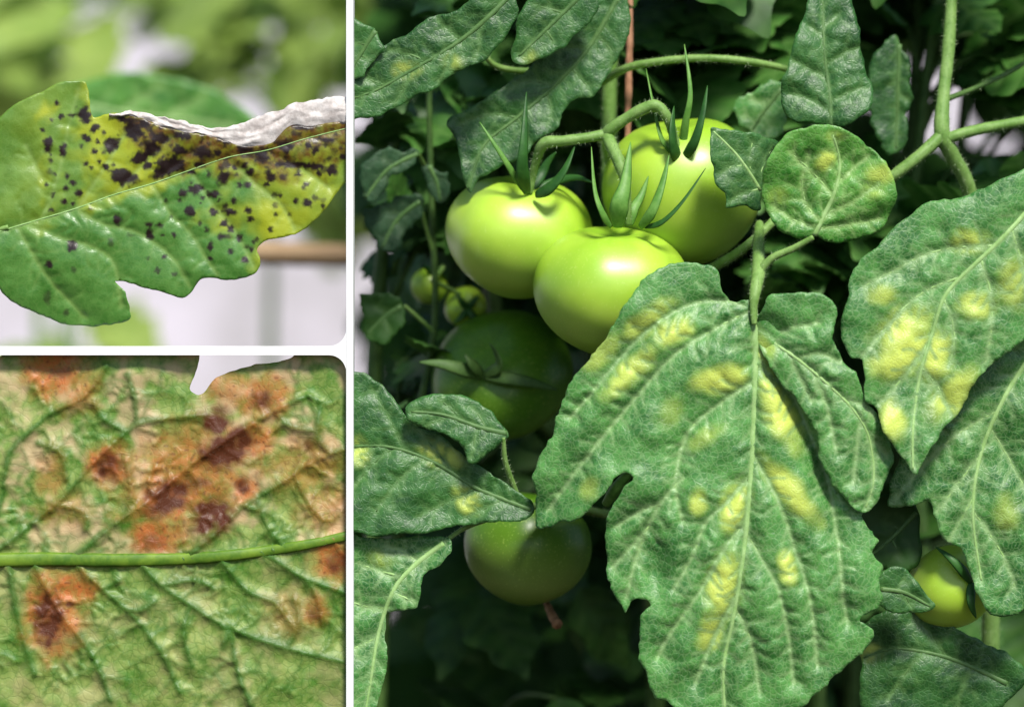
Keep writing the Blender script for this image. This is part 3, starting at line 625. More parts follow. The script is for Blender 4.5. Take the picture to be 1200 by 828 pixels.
H_out = [(392, 438), (415, 435), (432, 438), (450, 455), (466, 472), (484, 496), (514, 508), (543, 533), (566, 548), (588, 564), (612, 581), (626, 590), (622, 606), (594, 612), (543, 615), (489, 625), (442, 628), (415, 623), (392, 616)]
leaf(plant, H_out, [(622, 597), (590, 585), (555, 570), (515, 545), (475, 528), (440, 522), (405, 524)], [[(560, 572), (530, 585), (490, 605)], [(530, 552), (500, 515), (480, 498)], [(500, 538), (470, 560), (440, 600)], [(475, 528), (455, 490), (435, 455)], [(460, 525), (435, 545), (415, 570)], [(590, 585), (570, 595), (545, 606)]],
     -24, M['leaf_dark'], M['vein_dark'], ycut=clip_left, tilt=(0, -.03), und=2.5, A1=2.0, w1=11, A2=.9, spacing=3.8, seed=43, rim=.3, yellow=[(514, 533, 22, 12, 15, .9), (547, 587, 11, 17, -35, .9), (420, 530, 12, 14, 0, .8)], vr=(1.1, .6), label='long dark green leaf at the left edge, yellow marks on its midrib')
I_out = [(392, 628), (430, 632), (473, 630), (505, 628), (529, 631), (527, 647), (512, 665), (496, 673), (491, 706), (480, 714), (455, 718), (451, 740), (454, 775), (446, 812), (430, 842), (392, 850)]
leaf(plant, I_out, [(520, 636), (486, 662), (462, 690), (444, 740), (434, 800), (428, 836)], [[(490, 660), (470, 645), (450, 640)], [(474, 676), (450, 670), (420, 660)], [(460, 695), (475, 700), (486, 706)], [(454, 712), (430, 710), (412, 705)], [(444, 745), (425, 755), (412, 760)]], -22, M['leaf'], M['vein'], ycut=clip_left, tilt=(0, -.01), und=2.5, A1=1.8, w1=10, A2=.9, spacing=3.8, seed=45, yellow=[(446, 654, 14, 10, 0, .4)], label='lower left leaf hanging beside the dark gap')
J_out = [(476, 487), (481, 471), (505, 462), (543, 463), (568, 477), (584, 494), (595, 506), (590, 516), (568, 537), (552, 543), (545, 534), (540, 522), (521, 510), (484, 497)]
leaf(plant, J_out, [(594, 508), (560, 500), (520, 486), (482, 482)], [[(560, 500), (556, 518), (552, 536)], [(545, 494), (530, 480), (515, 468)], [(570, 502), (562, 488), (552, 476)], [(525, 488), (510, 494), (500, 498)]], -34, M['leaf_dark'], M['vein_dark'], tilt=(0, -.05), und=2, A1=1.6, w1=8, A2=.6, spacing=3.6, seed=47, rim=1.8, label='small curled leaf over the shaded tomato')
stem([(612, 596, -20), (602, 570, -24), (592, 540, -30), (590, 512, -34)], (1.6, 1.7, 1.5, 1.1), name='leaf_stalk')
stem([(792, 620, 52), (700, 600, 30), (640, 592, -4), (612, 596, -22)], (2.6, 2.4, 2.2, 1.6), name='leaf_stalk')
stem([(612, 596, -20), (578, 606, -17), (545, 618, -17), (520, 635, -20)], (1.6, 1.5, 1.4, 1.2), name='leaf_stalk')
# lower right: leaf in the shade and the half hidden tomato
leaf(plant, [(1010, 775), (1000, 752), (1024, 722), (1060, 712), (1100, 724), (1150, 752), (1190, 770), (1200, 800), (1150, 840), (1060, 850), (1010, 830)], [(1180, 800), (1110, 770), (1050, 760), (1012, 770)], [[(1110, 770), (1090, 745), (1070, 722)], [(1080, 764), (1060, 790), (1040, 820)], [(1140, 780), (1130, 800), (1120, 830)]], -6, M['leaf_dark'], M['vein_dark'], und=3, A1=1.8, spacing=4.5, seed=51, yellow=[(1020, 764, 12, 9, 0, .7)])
leaf(plant, [(1008, 590), (1034, 578), (1070, 590), (1078, 620), (1076, 660), (1050, 668), (1020, 660), (1000, 630)], [(1074, 600), (1045, 630), (1015, 655)], [[(1055, 620), (1035, 610)], [(1045, 632), (1055, 650)]], -12, M['leaf_back'], M['vein_dark'], spacing=4.5, seed=52)
t8 = tomato((1112, 688), 48, 54, -4, M['tomato'], (.7, -.5, .4), 5, .03, label='half hidden bright green tomato at lower right', seed=8)
sepal(t8, [(1138, 682, -22), (1126, 666, -27), (1112, 652, -27), (1096, 640, -22)], 2.4, M['sepal']); sepal(t8, [(1138, 682, -22), (1138, 706, -25), (1144, 724, -22)], 2.2, M['sepal'])
leaf(plant, [(1030, 672), (1056, 664), (1078, 684), (1094, 712), (1066, 718), (1036, 714), (1024, 694)], [(1032, 690), (1060, 694), (1090, 710)], [[(1050, 692), (1060, 678)], [(1060, 694), (1066, 708)]], -26, M['leaf_dark'], M['vein_dark'], spacing=4, seed=55)

# second plant at the upper right: upright stem with side branches
plant2 = empty('tomato_plant', (P(1106, 0, 30).x, .03, GROUND_Z), 'tomato plant at upper right, bare forked stem with thick side branches', 'tomato plant')
def st2(p, r, m='stem', n='stem'): return stem(p, r, m, plant2, name=n)
st2([(1150, gz, 40), (1160, 800, 50), (1166, 420, 40), (1140, 240, 20), (1116, 182, 10), (1104, 156, 6), (1106, 108, 10), (1112, 50, 14), (1120, -90, 20)], (5.5, 5.2, 5, 4, 4.4, 4.6, 3.6, 3.6, 3))
st2([(1104, 158, 6), (1078, 182, 2), (1046, 207, 2), (1020, 228, 8), (990, 270, 40)], (3.6, 3.4, 3.2, 3, 2.4), n='branch')
st2([(1104, 164, 6), (1130, 156, 6), (1156, 150, 10), (1210, 140, 16), (1260, 130, 20)], (3.2, 3, 3, 2.8, 2.5), n='branch')
st2([(1110, 116, 12), (1150, 100, 26), (1200, 74, 40), (1280, 10, 50)], (1.6, 1.4, 1.3, 1.1), 'stem_dark', n='branch')

# twine and twigs
tag(tube('garden_twine', [P(737, -160, 44), P(738, 20, 40), P(737, 80, 38), P(736, 132, 36), P(734, 260, 38), P(730, 420, 44)], (1.6, 1.6, 1.6, 1.5, 1.5, 1.5), M['twine'], None, seg=8, n=10, jit=.25),
    'reddish brown garden twine hanging beside the thick upright stem', 'twine')
tube('dry_twig', [P(622, 650, 62), P(634, 686, 56), P(643, 712, 40), P(653, 731, 24)], (1.6, 1.7, 1.7, 2.3), M['twig'], plant, seg=7, n=6, jit=.3)

# ------------------------------------------------------------------ shaded plants behind
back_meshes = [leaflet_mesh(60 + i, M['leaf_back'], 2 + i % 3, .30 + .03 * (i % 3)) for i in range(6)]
mid_meshes = [leaflet_mesh(120 + i, M['leaf_mid'], 2 + i % 3, .34 + .04 * (i % 2), .05) for i in range(5)]
far_meshes = [leaflet_mesh(80 + i, M['leaf_far'], 2 + i % 3, .32, .08) for i in range(4)]
def sight_px(v):                      # where a world point falls, to keep plants on their own side of the divider
    f = D / (D + v.y); return 600 + v.x * f / S, 414 - v.z * f / S
def put_leaf(plant_o, me, loc, size, rot):
    o = bpy.data.objects.new('leaf', me); COL.objects.link(o); o.parent = plant_o
    o.location = loc - base_of(plant_o); o.rotation_euler = rot; o.scale = (size,) * 3
    return o
def bush(name, label, cat, base_px, y_mm, n, xr, zr, yr, meshes, size, seed, smat='stem_dark', group=None, keep=None, facing=.6):
    rr = random.Random(seed)
    b = P(base_px, 414, y_mm); root = P(base_px if not 440 < base_px < 745 else (430 if base_px < 600 else 800), 414, y_mm); po = empty(name, (root.x, b.y, GROUND_Z), label, cat, group)
    top = zr[1]
    tube('stem', [Vector((root.x, b.y, GROUND_Z - .02)), Vector((root.x + .004, b.y + .01, -.2)), Vector((root.x * .8 + b.x * .2, b.y, -.09)), Vector((b.x - .008, b.y, .02)), Vector((b.x + .006, b.y - .01, top))], (5, 4.5, 4, 3.5, 2), M[smat], po, seg=8, n=6)
    k = 0; tries = 0
    while k < n and tries < n * 20:
        tries += 1
        loc = Vector((b.x + rr.uniform(*xr), b.y + rr.uniform(*yr), rr.uniform(*zr))); sz = rr.uniform(*size)
        out = Vector((loc.x - b.x, -abs(rr.gauss(0, facing)) * .1 - .02, rr.uniform(-.05, .04)))
        xax = (out + Vector((rr.gauss(0, .04), rr.gauss(0, .03), rr.gauss(0, .03) - .02))).normalized()
        px, py = sight_px(loc + xax * sz * .5)
        if keep and not keep(px, py, loc, sz): continue
        nz = Vector((rr.gauss(0, .35), -rr.uniform(.2, 1.0), rr.uniform(.35, 1.0))).normalized()
        yax = nz.cross(xax).normalized(); nz = xax.cross(yax)
        rot = Matrix((xax, yax, nz)).transposed().to_euler()
        put_leaf(po, meshes[rr.randrange(len(meshes))], loc, sz, rot); k += 1
        if k % 3 == 0:                   # a stalk back to the stem
            zc = loc.z - .03
            tube('leaf_stalk', [Vector((b.x, b.y, zc)), (Vector((b.x, b.y, zc)) + loc) / 2 + Vector((0, 0, .012)), loc], (1.6, 1.3, .9), M[smat], po, seg=6, n=4)
    return po
def keep_right(px, py, loc, sz): return px > 424 + sz / S * .4 and (px - 1086) ** 2 + (py - 118) ** 2 > (20 + sz / S * .55) ** 2
gaps = [(1086, 118, 20)]
def keep_back(px, py, loc, sz):
    if not px > 420 + sz / S * .3: return False
    for gx, gy, gr in gaps:
        if (px - gx) ** 2 + (py - gy) ** 2 < (gr + sz / S * .52) ** 2: return False
    return True
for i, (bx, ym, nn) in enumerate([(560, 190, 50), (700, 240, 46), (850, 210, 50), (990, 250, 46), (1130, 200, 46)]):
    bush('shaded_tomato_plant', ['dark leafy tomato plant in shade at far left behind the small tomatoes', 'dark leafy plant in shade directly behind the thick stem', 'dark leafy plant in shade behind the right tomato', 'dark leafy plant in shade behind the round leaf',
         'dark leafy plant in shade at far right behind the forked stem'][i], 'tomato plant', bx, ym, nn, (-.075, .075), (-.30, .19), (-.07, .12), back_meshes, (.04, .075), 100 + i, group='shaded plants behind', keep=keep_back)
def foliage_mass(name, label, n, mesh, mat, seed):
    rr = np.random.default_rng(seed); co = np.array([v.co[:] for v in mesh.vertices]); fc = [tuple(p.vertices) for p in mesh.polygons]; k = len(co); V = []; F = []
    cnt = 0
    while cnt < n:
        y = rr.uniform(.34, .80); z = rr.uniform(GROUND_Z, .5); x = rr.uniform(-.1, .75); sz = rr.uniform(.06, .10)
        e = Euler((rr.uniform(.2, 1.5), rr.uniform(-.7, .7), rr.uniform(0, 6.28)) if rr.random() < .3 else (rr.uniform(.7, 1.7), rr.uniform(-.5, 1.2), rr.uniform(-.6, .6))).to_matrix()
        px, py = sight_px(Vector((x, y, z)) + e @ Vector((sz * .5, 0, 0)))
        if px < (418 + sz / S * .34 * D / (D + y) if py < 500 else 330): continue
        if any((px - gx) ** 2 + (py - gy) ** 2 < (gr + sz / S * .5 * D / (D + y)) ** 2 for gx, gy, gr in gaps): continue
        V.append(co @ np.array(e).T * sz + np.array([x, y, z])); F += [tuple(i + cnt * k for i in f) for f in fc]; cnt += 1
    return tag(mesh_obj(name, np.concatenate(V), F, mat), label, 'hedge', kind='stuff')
foliage_mass('dark_hedge', 'dense dark mass of leaves closing off the view behind the tomato plants', 2300, leaflet_mesh(95, M['leaf_back'], 3, .36, .12), M['leaf_back'], 5)  # leaf mass added to make the background dark
def zone_keep(zones):
    return lambda px, py, loc, sz: any(x0 < px < x1 and y0 < py < y1 for x0, y0, x1, y1 in zones) and not (1086 - sz / S * .5 - 18 < px < 1086 + sz / S * .5 + 18 and 118 - sz / S * .5 - 28 < py < 118 + sz / S * .5 + 28)
bush('leafy_tomato_plant', 'green leafy plant filling the top left, above the left tomato and behind the broad leaf', 'tomato plant', 590, 135, 60, (-.06, .06), (.05, .17), (-.02, .05), mid_meshes, (.045, .08), 161, group='leafy plants behind the tomatoes', keep=zone_keep([(520, -20, 700, 130), (500, 100, 540, 300)]))
bush('leafy_tomato_plant', 'green leafy plant showing between the thick stem and the upper dark leaf', 'tomato plant', 830, 130, 60, (-.06, .06), (.05, .17), (-.02, .05), mid_meshes, (.045, .08), 162, group='leafy plants behind the tomatoes', keep=zone_keep([(745, 0, 930, 120), (850, 90, 925, 200)]))
bush('leafy_tomato_plant', 'green leafy plant at upper right tangled behind the forked stem', 'tomato plant', 1080, 125, 66, (-.06, .08), (.03, .17), (-.02, .05), mid_meshes, (.045, .08), 163, group='leafy plants behind the tomatoes', keep=zone_keep([(1000, 0, 1066, 300), (1104, 0, 1240, 110), (1040, 190, 1200, 300)]))
bush('leafy_tomato_plant', 'green leafy plant low in the gap beside the main leaf stalk', 'tomato plant', 950, 130, 26, (-.06, .06), (-.02, .07), (-.03, .04), mid_meshes, (.035, .06), 164, group='leafy plants behind the tomatoes', keep=zone_keep([(895, 290, 1010, 420)]))
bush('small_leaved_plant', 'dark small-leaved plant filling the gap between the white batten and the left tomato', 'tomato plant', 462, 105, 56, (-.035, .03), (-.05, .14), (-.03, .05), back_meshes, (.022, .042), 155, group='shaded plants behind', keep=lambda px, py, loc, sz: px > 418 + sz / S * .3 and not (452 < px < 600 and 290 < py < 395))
# added leafy tops above the view, put there to shade the plants behind
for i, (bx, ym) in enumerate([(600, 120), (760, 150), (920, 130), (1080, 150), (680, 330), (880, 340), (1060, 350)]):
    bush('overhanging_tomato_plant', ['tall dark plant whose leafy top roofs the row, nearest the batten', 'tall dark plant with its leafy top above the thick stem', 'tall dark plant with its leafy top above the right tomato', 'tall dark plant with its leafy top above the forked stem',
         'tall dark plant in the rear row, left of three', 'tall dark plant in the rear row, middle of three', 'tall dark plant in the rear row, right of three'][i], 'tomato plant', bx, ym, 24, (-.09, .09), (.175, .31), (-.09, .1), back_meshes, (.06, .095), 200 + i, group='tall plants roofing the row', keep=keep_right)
# middle-distance leaves and stalks in the gap at left
mid = empty('young_tomato_shoot', (P(424, 0, 75).x, .075, GROUND_Z), 'thin dark shoot with greyish leaves in the gap left of the tomatoes', 'tomato plant')
stem([(424, gz, 75), (426, 820, 72), (432, 640, 72), (484, 500, 72), (509, 380, 70), (506, 250, 66), (503, 120, 64), (505, 20, 64)], (3, 2.8, 2.4, 2.0, 1.8, 1.5), 'stem_dark', mid)
for (pts, mr, vs, y, m, s) in [
    ([(424, 196), (440, 180), (470, 176), (492, 178), (480, 196), (460, 208), (440, 236), (426, 240)], [(490, 180), (455, 198), (428, 232)], [[(465, 194), (450, 186)], [(450, 204), (455, 215)]], 45, 'leaf_shade', 61),
    ([(426, 246), (450, 240), (480, 226), (496, 236), (490, 262), (468, 290), (450, 296), (436, 280)], [(492, 236), (465, 258), (448, 290)], [[(475, 250), (455, 248)], [(465, 260), (476, 275)]], 55, 'leaf_shade', 62),
    ([(424, 352), (446, 340), (468, 350), (476, 372), (462, 396), (440, 402), (426, 390)], [(474, 356), (450, 372), (430, 392)], [[(455, 368), (440, 358)], [(450, 372), (458, 388)]], 62, 'leaf_back', 63),
    ([(500, 190), (516, 196), (524, 214), (520, 240), (508, 236), (500, 216)], [(503, 194), (512, 214), (516, 236)], [[(510, 208), (518, 210)]], 52, 'leaf_shade', 64),
    ([(880, 108), (900, 92), (918, 100), (925, 124), (914, 160), (894, 168), (872, 150), (858, 122)], [(916, 104), (896, 130), (880, 156)], [[(900, 124), (880, 116)], [(894, 132), (905, 150)], [(886, 142), (870, 136)]], 42, 'leaf', 65),
    ([(1022, 70), (1046, 40), (1062, 60), (1068, 110), (1060, 160), (1044, 184), (1026, 150), (1018, 110)], [(1054, 44), (1052, 110), (1050, 174)], [[(1052, 90), (1042, 100)], [(1052, 110), (1064, 118)]], 44, 'leaf_dark', 66)]:
    par = mid if pts[0][0] < 600 else plant2
    leaf(par, pts, mr, vs, y, M[m], M['vein_dark'], und=2.5, A1=1.5, w1=7, spacing=4, seed=s, tlen=18, wavy=4)
stem([(509, 300, 68), (498, 262, 62), (492, 240, 56)], (1.4, 1.2, 1), 'stem', mid, name='leaf_stalk'); stem([(506, 220, 66), (498, 196, 56), (490, 180, 46)], (1.4, 1.2, 1), 'stem', mid, name='leaf_stalk')
stem([(510, 390, 70), (490, 372, 66), (474, 358, 63)], (1.4, 1.2, 1), 'stem', mid, name='leaf_stalk'); stem([(507, 330, 68), (520, 312, 82), (512, 318, 86), (506, 322, 88)], (1.4, 1.2, 1.1, 1), 'stem', mid, name='leaf_stalk')
stem([(508, 330, 70), (530, 340, 80), (548, 352, 84), (549, 362, 84)], (1.4, 1.3, 1.2, 1.2), 'stem', mid, name='leaf_stalk')

# ------------------------------------------------------------------ upper left: leaf with black spots
def r7(x, y): return (x / 2.237 + 45, y / 2.237 + 45)
spot_plant = empty('spotted_leaf_shoot', (P(-70, 0, -10).x, -.01, GROUND_Z), 'tomato shoot with a leaf full of black spots and a withered white edge', 'tomato plant')
stem([(-75, gz, 4), (-70, 700, 0), (-66, 400, -8), (-62, 270, -14), (-70, 100, -8), (-66, -60, 0)], (4.5, 4.2, 3.8, 3.4, 3, 2.5), 'stem', spot_plant)
stem([(-64, 290, -12), (-40, 280, -20), (-14, 272, -26), (10, 266, -28)], (2.6, 2.2, 1.8, 1.5), 'stem', spot_plant, name='leaf_stalk')
TL_out = [(-20, 270), (-30, 220), (-18, 160), (20, 120), (50, 107), (72, 97), (98, 96), (105, 112), (109, 138), (134, 132), (161, 137), (193, 150), (224, 155), (260, 164), (282, 171), (318, 168), (340, 146), (367, 147), (404, 141), (430, 136), (440, 170), (425, 200),
          (404, 216), (384, 240), (367, 260), (349, 273), (313, 282), (302, 290), (305, 309), (295, 322), (269, 327), (237, 327), (224, 342), (210, 348), (175, 338), (148, 331), (135, 329), (147, 343), (152, 362), (150, 376), (125, 381), (85, 381), (50, 370), (10, 350), (-14, 310)]
TL_s = []; TLR = random.Random(17)
for s in [(48,170,8),(60,205,8),(120,200,18,24,-40),(147,235,12),(125,262,12),(25,280,12,22),(65,290,10,20),(190,280,26,18,-30),(175,338,9),(160,322,6),(225,365,40,20,10),(250,240,24,26),(225,212,34,8,10),(280,225,14,12),(265,315,26,18,-30),(300,290,24,22),(345,330,40,26,-10),(318,355,26,12,-20),(370,290,20,14),(380,255,26,12),(430,300,26,16),(470,300,10),(495,272,14,10),(320,262,26,14),
          (380,405,12),(412,395,22,14,-25),(398,455,14),(458,408,16,12),(485,365,14,22,20),(512,425,9),(460,455,11),(500,455,18,10),(488,485,10),(550,450,9),(558,473,9),(505,500,10),(480,520,10),(527,525,9),(505,560,7),(557,553,7),(540,580,9),(555,352,12),(540,335,9),(610,365,17,10),(585,310,20,20),(540,290,22,14),(650,285,18,16),(660,330,55,9,3),(720,335,40,8,3),(770,345,18,13),(735,355,8),(798,310,9),(690,230,30,10,5),(750,265,30,6),
          (705,432,14,12),(676,425,8),(620,437,8,8,0,.7),(748,425,8,8,0,.5),(658,462,6,6,0,.7),(680,358,10,5),(725,295,10),(708,280,9),(208,476,13),(290,488,8),(292,513,11,16),(317,490,10,6),(325,515,5),(356,515,8),(350,468,5,5,0,.7),(330,572,7),(312,608,8,8,0,.8),(358,617,8,8,0,.8),(450,550,8),(450,577,7),(88,545,15),(28,592,10),(190,535,8,12,0,.6),(92,605,8,8,0,.6),(25,680,10,18,0,.6),(70,718,9,9,0,.7),
          (75,360,7),(90,378,8),(72,392,8),(105,405,10),(68,428,8),(90,432,6),(20,385,6),(33,447,8),(400,352,12,8),(286,334,12,10),(125,330,8),(135,448,8,5,0,.7),(197,332,6),(155,270,6),(147,296,8),(85,202,10,5),(12,240,6),(30,350,8,8,0,.6),(548,385,10,8),(515,340,8),(240,515,8,5,0,.5),(287,577,5,5,0,.6),(425,430,4),(415,330,8)] + [(TLR.uniform(420, 780), TLR.uniform(250, 560), TLR.uniform(4, 10), TLR.uniform(4, 9), TLR.uniform(0, 90), TLR.uniform(.75, 1)) for _ in range(46)] + [(TLR.uniform(20, 420), TLR.uniform(180, 440), TLR.uniform(4, 8), TLR.uniform(4, 8), 0, .9) for _ in range(26)]:
    c = r7(s[0], s[1]); TL_s.append((c[0], c[1], s[2] / 2.237 * .98, (s[3] if len(s) > 3 else s[2]) / 2.237 * .98, s[4] if len(s) > 4 else 0, s[5] if len(s) > 5 else 1))
TL_mid = [(-10, 274), (20, 265), (50, 256), (90, 244), (134, 228), (179, 215), (224, 199), (269, 184), (313, 176), (360, 162), (408, 150)]
midc = catmull(TL_mid, 4)
def TL_mask(v, at):
    my = np.interp(v[:, 0], midc[:, 0], midc[:, 1]); n = fbm(v, 40, 4.4, 3); n2 = fbm(v, 12, 9.1, 2)
    above = np.clip((my - v[:, 1] + 14 + n * 14) / 22, 0, 1) * np.clip((v[:, 0] - 55 + n * 40) / 60, .25, 1)
    right = np.clip((v[:, 0] - 215 - (v[:, 1] - my) * .55 + n * 40) / 50, 0, 1) * .85
    at['yellow'] = np.clip(np.maximum(above, right) * (1.0 + .5 * n) - .25 * np.clip((v[:, 0] - 340) / 60, 0, 1), 0, 1)
    top = np.interp(v[:, 0], [110, 160, 225, 280, 340, 405], [132, 138, 155, 170, 150, 142])
    wdt = np.interp(v[:, 0], [120, 150, 200, 260, 320, 405], [5, 26, 42, 34, 46, 40])
    z = np.clip(1.45 - (v[:, 1] - top) / wdt + n * .8 + n2 * .6, 0, 1) * np.clip((v[:, 0] - 130) / 25, 0, 1)
    at['rust'] = np.clip(z * .95, 0, 1)
    at['lesion'] = np.maximum(at['lesion'], .85 * np.clip((fbm(v, 9, 2.2, 2) - .16) * 5, 0, 1) * np.clip(z * 1.2 - .25, 0, 1))
def TL_extra(p):
    x, y = p[:, 0], p[:, 1]
    return 2.5 * np.exp(-((y - 160) / 30) ** 2) * np.clip((x - 130) / 80, 0, 1) - 3 * np.clip((y - 300) / 70, 0, 1.5) ** 2 - 2 * np.clip((x - 330) / 70, 0, 1) ** 2
tl = leaf(spot_plant, TL_out, TL_mid, [[(30, 262), (70, 278), (110, 290), (134, 310), (142, 360)], [(90, 245), (120, 262), (160, 272), (200, 300), (222, 335)], [(178, 215), (200, 250), (225, 275), (240, 300), (255, 322)], [(224, 200), (250, 240), (275, 270), (296, 310)], [(269, 185), (300, 215), (330, 240), (345, 268)], [(313, 176), (350, 196), (385, 220)], [(20, 265), (40, 300), (60, 330), (100, 372)],
      [(50, 256), (70, 200), (80, 150), (92, 104)], [(90, 244), (120, 200), (150, 150)], [(134, 228), (170, 190), (200, 160)], [(179, 215), (215, 185), (240, 164)], [(50, 210), (30, 170)], [(269, 184), (300, 176)]],
     -27, M['leaf_spotted'], M['vein'], ycut=clip_right, und=1.5, A1=1.5, w1=10, A2=.5, w2=5, spacing=2.7, seed=71, gap=24, tlen=32, lesion=TL_s, lesion_edge=.45, mask_fn=TL_mask, extra=TL_extra, vr=(.32, .2), sr=(.45, .2), wavy=1.0, rim=.3, label='green and yellow leaf covered with black spots', vein_amt=.6, nshow=0, ter_amt=.4, grit=.3)
# withered rolled rim along its upper edge
def withered():
    top = catmull([(128, 133), (160, 131), (201, 139), (242, 149), (277, 146), (313, 133), (349, 121), (385, 114), (409, 113)], 3)
    bot = catmull([(128, 136), (162, 141), (200, 154), (245, 161), (282, 173), (318, 171), (342, 150), (372, 149), (409, 144)], 3)
    n = 110; k = 14; V = []; F = []
    ti = np.linspace(0, len(top) - 1, n); bi = np.linspace(0, len(bot) - 1, n)
    for i in range(n):
        a = np.array([np.interp(ti[i], np.arange(len(top)), top[:, c]) for c in (0, 1)]); b = np.array([np.interp(bi[i], np.arange(len(bot)), bot[:, c]) for c in (0, 1)])
        for j in range(k):
            t = j / (k - 1); ang = math.pi * t
            q = a + (b - a) * t
            nz = mnoise.noise((q[0] / 30, t * 3.2, 3.3)) * 1.8 + mnoise.noise((q[0] / 14, t * 7, 7)) * .8 + mnoise.noise((q[0] / 5, t * 5, 2)) * .25
            q = q + np.array([0, (mnoise.noise((q[0] / 16, t * 2, 1)) + .45 * mnoise.noise((q[0] / 5, t * 2, 5))) * 3.4])
            V.append(P(q[0], q[1], -28 - 1.0 * math.sin(ang) - nz * .9 * (.3 + t * (1 - t) * 3)))
    for i in range(n - 1):
        for j in range(k - 1): F.append((i * k + j, i * k + j + 1, (i + 1) * k + j + 1, (i + 1) * k + j))
    o = mesh_obj('withered_edge', V, F, M['withered'], tl); o['label'] = 'crumpled white withered edge'
    sm = o.modifiers.new('thickness', 'SOLIDIFY'); sm.thickness = .0005
withered()
# soft leaf just behind it, cane and loose greenery further back
leaf(spot_plant, [(70, 110), (110, 92), (160, 86), (206, 92), (256, 108), (290, 132), (300, 156), (250, 200), (180, 210), (110, 190), (66, 140)], [(86, 120), (160, 135), (230, 142), (280, 150)], [[(140, 132), (170, 112), (190, 98)], [(190, 138), (220, 122), (240, 114)], [(170, 136), (200, 160)]], 290, M['leaf_bright'], M['vein'], und=2, A1=1.2, spacing=5, seed=75)
tag(tube('wooden_cane', [P(40, 286, 330), P(180, 291, 330), P(300, 296, 330), P(412, 300, 330)], (6.5, 6.5, 6.2, 6), M['cane'], None, seg=10, n=8, jit=.06), 'blurred brown wooden cane lying level behind the black-spotted leaf', 'cane')
def far_keep(zone):
    return lambda px, py, loc, sz: any(x0 < px < x1 and y0 < py < y1 for x0, y0, x1, y1 in zone)
bush('young_plant', 'blurred light green plant behind the top of the black-spotted leaf', 'plant', 60, 900, 60, (-.3, .3), (.04, .36), (-.1, .25), far_meshes, (.06, .10), 301, 'stem', 'blurred plants on the left', far_keep([(-60, -60, 130, 110), (-60, -60, 420, 20)]))
bush('young_plant', 'blurred light green plant at the upper right behind the withered edge', 'plant', 330, 950, 50, (-.25, .25), (-.02, .38), (-.1, .2), far_meshes, (.05, .09), 302, 'stem', 'blurred plants on the left', far_keep([(200, 20, 420, 110), (375, 180, 430, 290)]))
bush('young_plant', 'blurred green plant low down under the black-spotted leaf', 'plant', 90, 800, 24, (-.2, .28), (-.2, .08), (-.05, .15), far_meshes, (.04, .07), 303, 'stem', 'blurred plants on the left', far_keep([(20, 385, 160, 470), (320, 330, 350, 350)]))

# ------------------------------------------------------------------ lower left: underside of a leaf with rusty blotches
def r8(x, y): return (x / 2.237 + 45, y / 2.237 + 410)
rust_plant = empty('rusty_leaf_shoot', (P(-80, 0, -8).x, -.008, GROUND_Z), 'tomato shoot with a big leaf turned underside out, blotched rusty brown', 'tomato plant')
stem([(-90, gz, 0), (-84, 900, -6), (-80, 660, -12), (-84, 520, -8)], (4.6, 4.2, 3.6, 2.6), 'stem', rust_plant)
stem([(-80, 680, -12), (-60, 664, -20), (-30, 657, -27)], (3.2, 2.8, 2.4), 'stem', rust_plant, name='leaf_stalk')
BL_out = [(-36, 656), (-40, 560), (-30, 470), (0, 418), (60, 413), (120, 412), (180, 412), (228, 412), (233, 420), (228, 440), (222, 456), (230, 462), (238, 461), (246, 450), (256, 441), (275, 434), (296, 428), (320, 424), (340, 419), (352, 413), (380, 412), (425, 413), (430, 480), (430, 560), (430, 640), (430, 720), (428, 800), (380, 850), (300, 862), (200, 866), (100, 862), (20, 850), (-30, 800), (-40, 720)]
def BL_clip(o): o = clip_right(o); o[:, 1] = np.maximum(o[:, 1], 412); return o
BL_v = [[(-30, 656), (0, 642), (40, 612), (72, 584), (103, 549), (148, 506), (179, 493), (237, 486)], [(85, 655), (134, 614), (179, 583), (224, 544), (269, 513), (322, 482), (362, 464), (376, 476)],
        [(215, 655), (250, 628), (286, 593), (336, 562), (367, 540), (408, 525)], [(10, 530), (54, 488), (99, 464), (125, 428)], [(85, 658), (120, 690), (148, 714), (172, 740), (193, 772), (210, 810)],
        [(164, 659), (190, 686), (224, 709), (269, 736), (336, 759), (404, 775)], [(258, 654), (275, 676), (291, 692), (322, 706)], [(310, 648), (335, 664), (358, 678), (405, 694)], [(40, 660), (67, 712), (108, 768), (130, 820)], [(10, 658), (20, 720), (40, 790)],
        [(-20, 640), (0, 590), (10, 530)], [(148, 506), (120, 490), (110, 470)], [(269, 736), (280, 790), (300, 840)]]
BL_sub = [[(134, 614), (150, 600), (153, 570), (148, 540)], [(179, 583), (175, 560), (190, 535)], [(45, 520), (70, 530), (78, 560)], [(60, 590), (98, 600), (100, 620)], [(300, 580), (310, 610), (330, 640)], [(286, 593), (310, 600)], [(345, 556), (362, 590), (380, 610)], [(322, 482), (340, 500), (370, 505)], [(376, 476), (372, 510), (385, 530)], [(160, 500), (158, 470), (150, 440)],
          [(224, 709), (215, 740), (225, 780)], [(190, 686), (230, 680), (250, 690)], [(269, 736), (262, 760)], [(336, 759), (350, 730), (345, 700)], [(148, 714), (165, 715), (180, 705)], [(358, 678), (372, 700), (378, 730)], [(120, 690), (140, 680)], [(322, 706), (345, 735)]]
rust = []
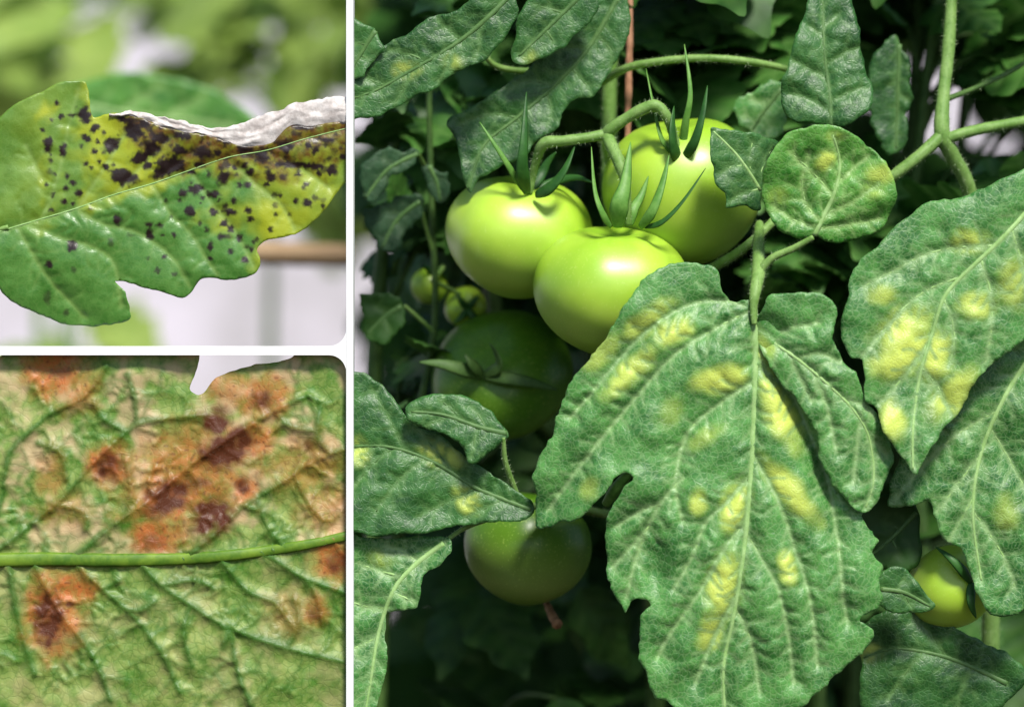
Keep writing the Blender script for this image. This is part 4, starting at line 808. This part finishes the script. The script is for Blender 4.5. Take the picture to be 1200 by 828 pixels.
for s in [(185,300,50,44),(400,330,150,110,-30,.75),(340,390,70,60,-20),(310,490,60,40),(590,120,60,50,-10,.85),(500,100,60,40,0,.6),(40,690,60,90),(90,630,50,40),(775,550,45,45),(725,680,30,36,0,.7),(40,50,70,60),(100,90,50,60,0,.6),(540,360,30,30),(700,300,90,70,0,.45),(760,410,70,60,0,.5),(330,270,50,40,0,.6),(270,300,50,40,0,.45),(660,690,50,50,0,.3),(560,240,60,40,-20,.9),(30,330,30,60,0,.5),(70,420,60,40,0,.35)]:
    c = r8(*s[:2]); rust.append((c[0], c[1], s[2] / 2.237 * 1.12, (s[3] if len(s) > 3 else s[2]) / 2.237 * 1.12, s[4] if len(s) > 4 else 0, s[5] if len(s) > 5 else 1))
les = []
for s in [(180,305,24,30,0,.65),(195,290,20,16,0,.6),(465,185,32,28,0,.9),(490,265,56,34,-25,1),(520,235,36,24,-25,.85),(455,440,44,36,-35,.95),(345,380,50,34,-20,.75),(310,410,30,26,0,.6),(590,130,26,22,0,.55),(28,705,30,55,0,.9),(780,555,22,24,0,.5),(300,505,36,24,0,.35),(535,355,14,18,0,.6),(415,345,30,12,10,.5),(725,690,14,18,0,.5),(85,665,12,6,0,.8),(60,60,20,14,0,.35),(715,245,14,12,0,.5),(755,365,10,12,0,.4)]:
    c = r8(*s[:2]); les.append((c[0], c[1], s[2] / 2.237 * 1.2, s[3] / 2.237 * 1.2, s[4], min(1, s[5] * 1.2)))
def BL_mask(v, at):
    n = fbm(v, 60, 5.1, 3); n2 = fbm(v, 15, 8.3, 2)
    at['yellow'] = np.clip(.18 + n * 1.3 + n2 * .6, 0, .85) * np.clip((680 - v[:, 1]) / 60, .35, 1)
    sp = fbm(v, 5, 3.9, 1)
    dv = seg_dist(v + np.stack([n2, n], 1) * 3, [catmull(q, 6) for q in BL_v + BL_sub]); at['vein'] = np.clip(np.maximum(at['vein'], (1.15 + .4 * n) * np.exp(-(dv / 4.4) ** 2)), 0, 1)
    at['lesion'] = np.clip(np.maximum(at['lesion'] * (1.15 + .6 * n2), np.clip((sp - .38) * 6, 0, .6) * np.clip(at['rust'] * 1.4, 0, 1)), 0, 1)
leaf(rust_plant, BL_out, [(-36, 657), (50, 655), (134, 656), (224, 654), (291, 648), (358, 638), (409, 627)], BL_v + BL_sub, -27, M['leaf_under'], M['vein_under'], ycut=BL_clip, und=1.6, A1=2.1, w1=7, A2=1.0, w2=5, spacing=2.7, seed=81, under=True, gap=40, tlen=46, nshow=0, ter_amt=.85, ter_w=2.6, grit=.25,
     rust=rust, lesion=les, lesion_edge=1.1, mask_fn=BL_mask, vr=(3.4, 2.0), sr=(1.25, .3), wavy=.8, rim=.2, label='leaf underside with raised green veins and rusty brown blotches', vein_amt=.8)

for o in HAIRY: hairs(o, o)
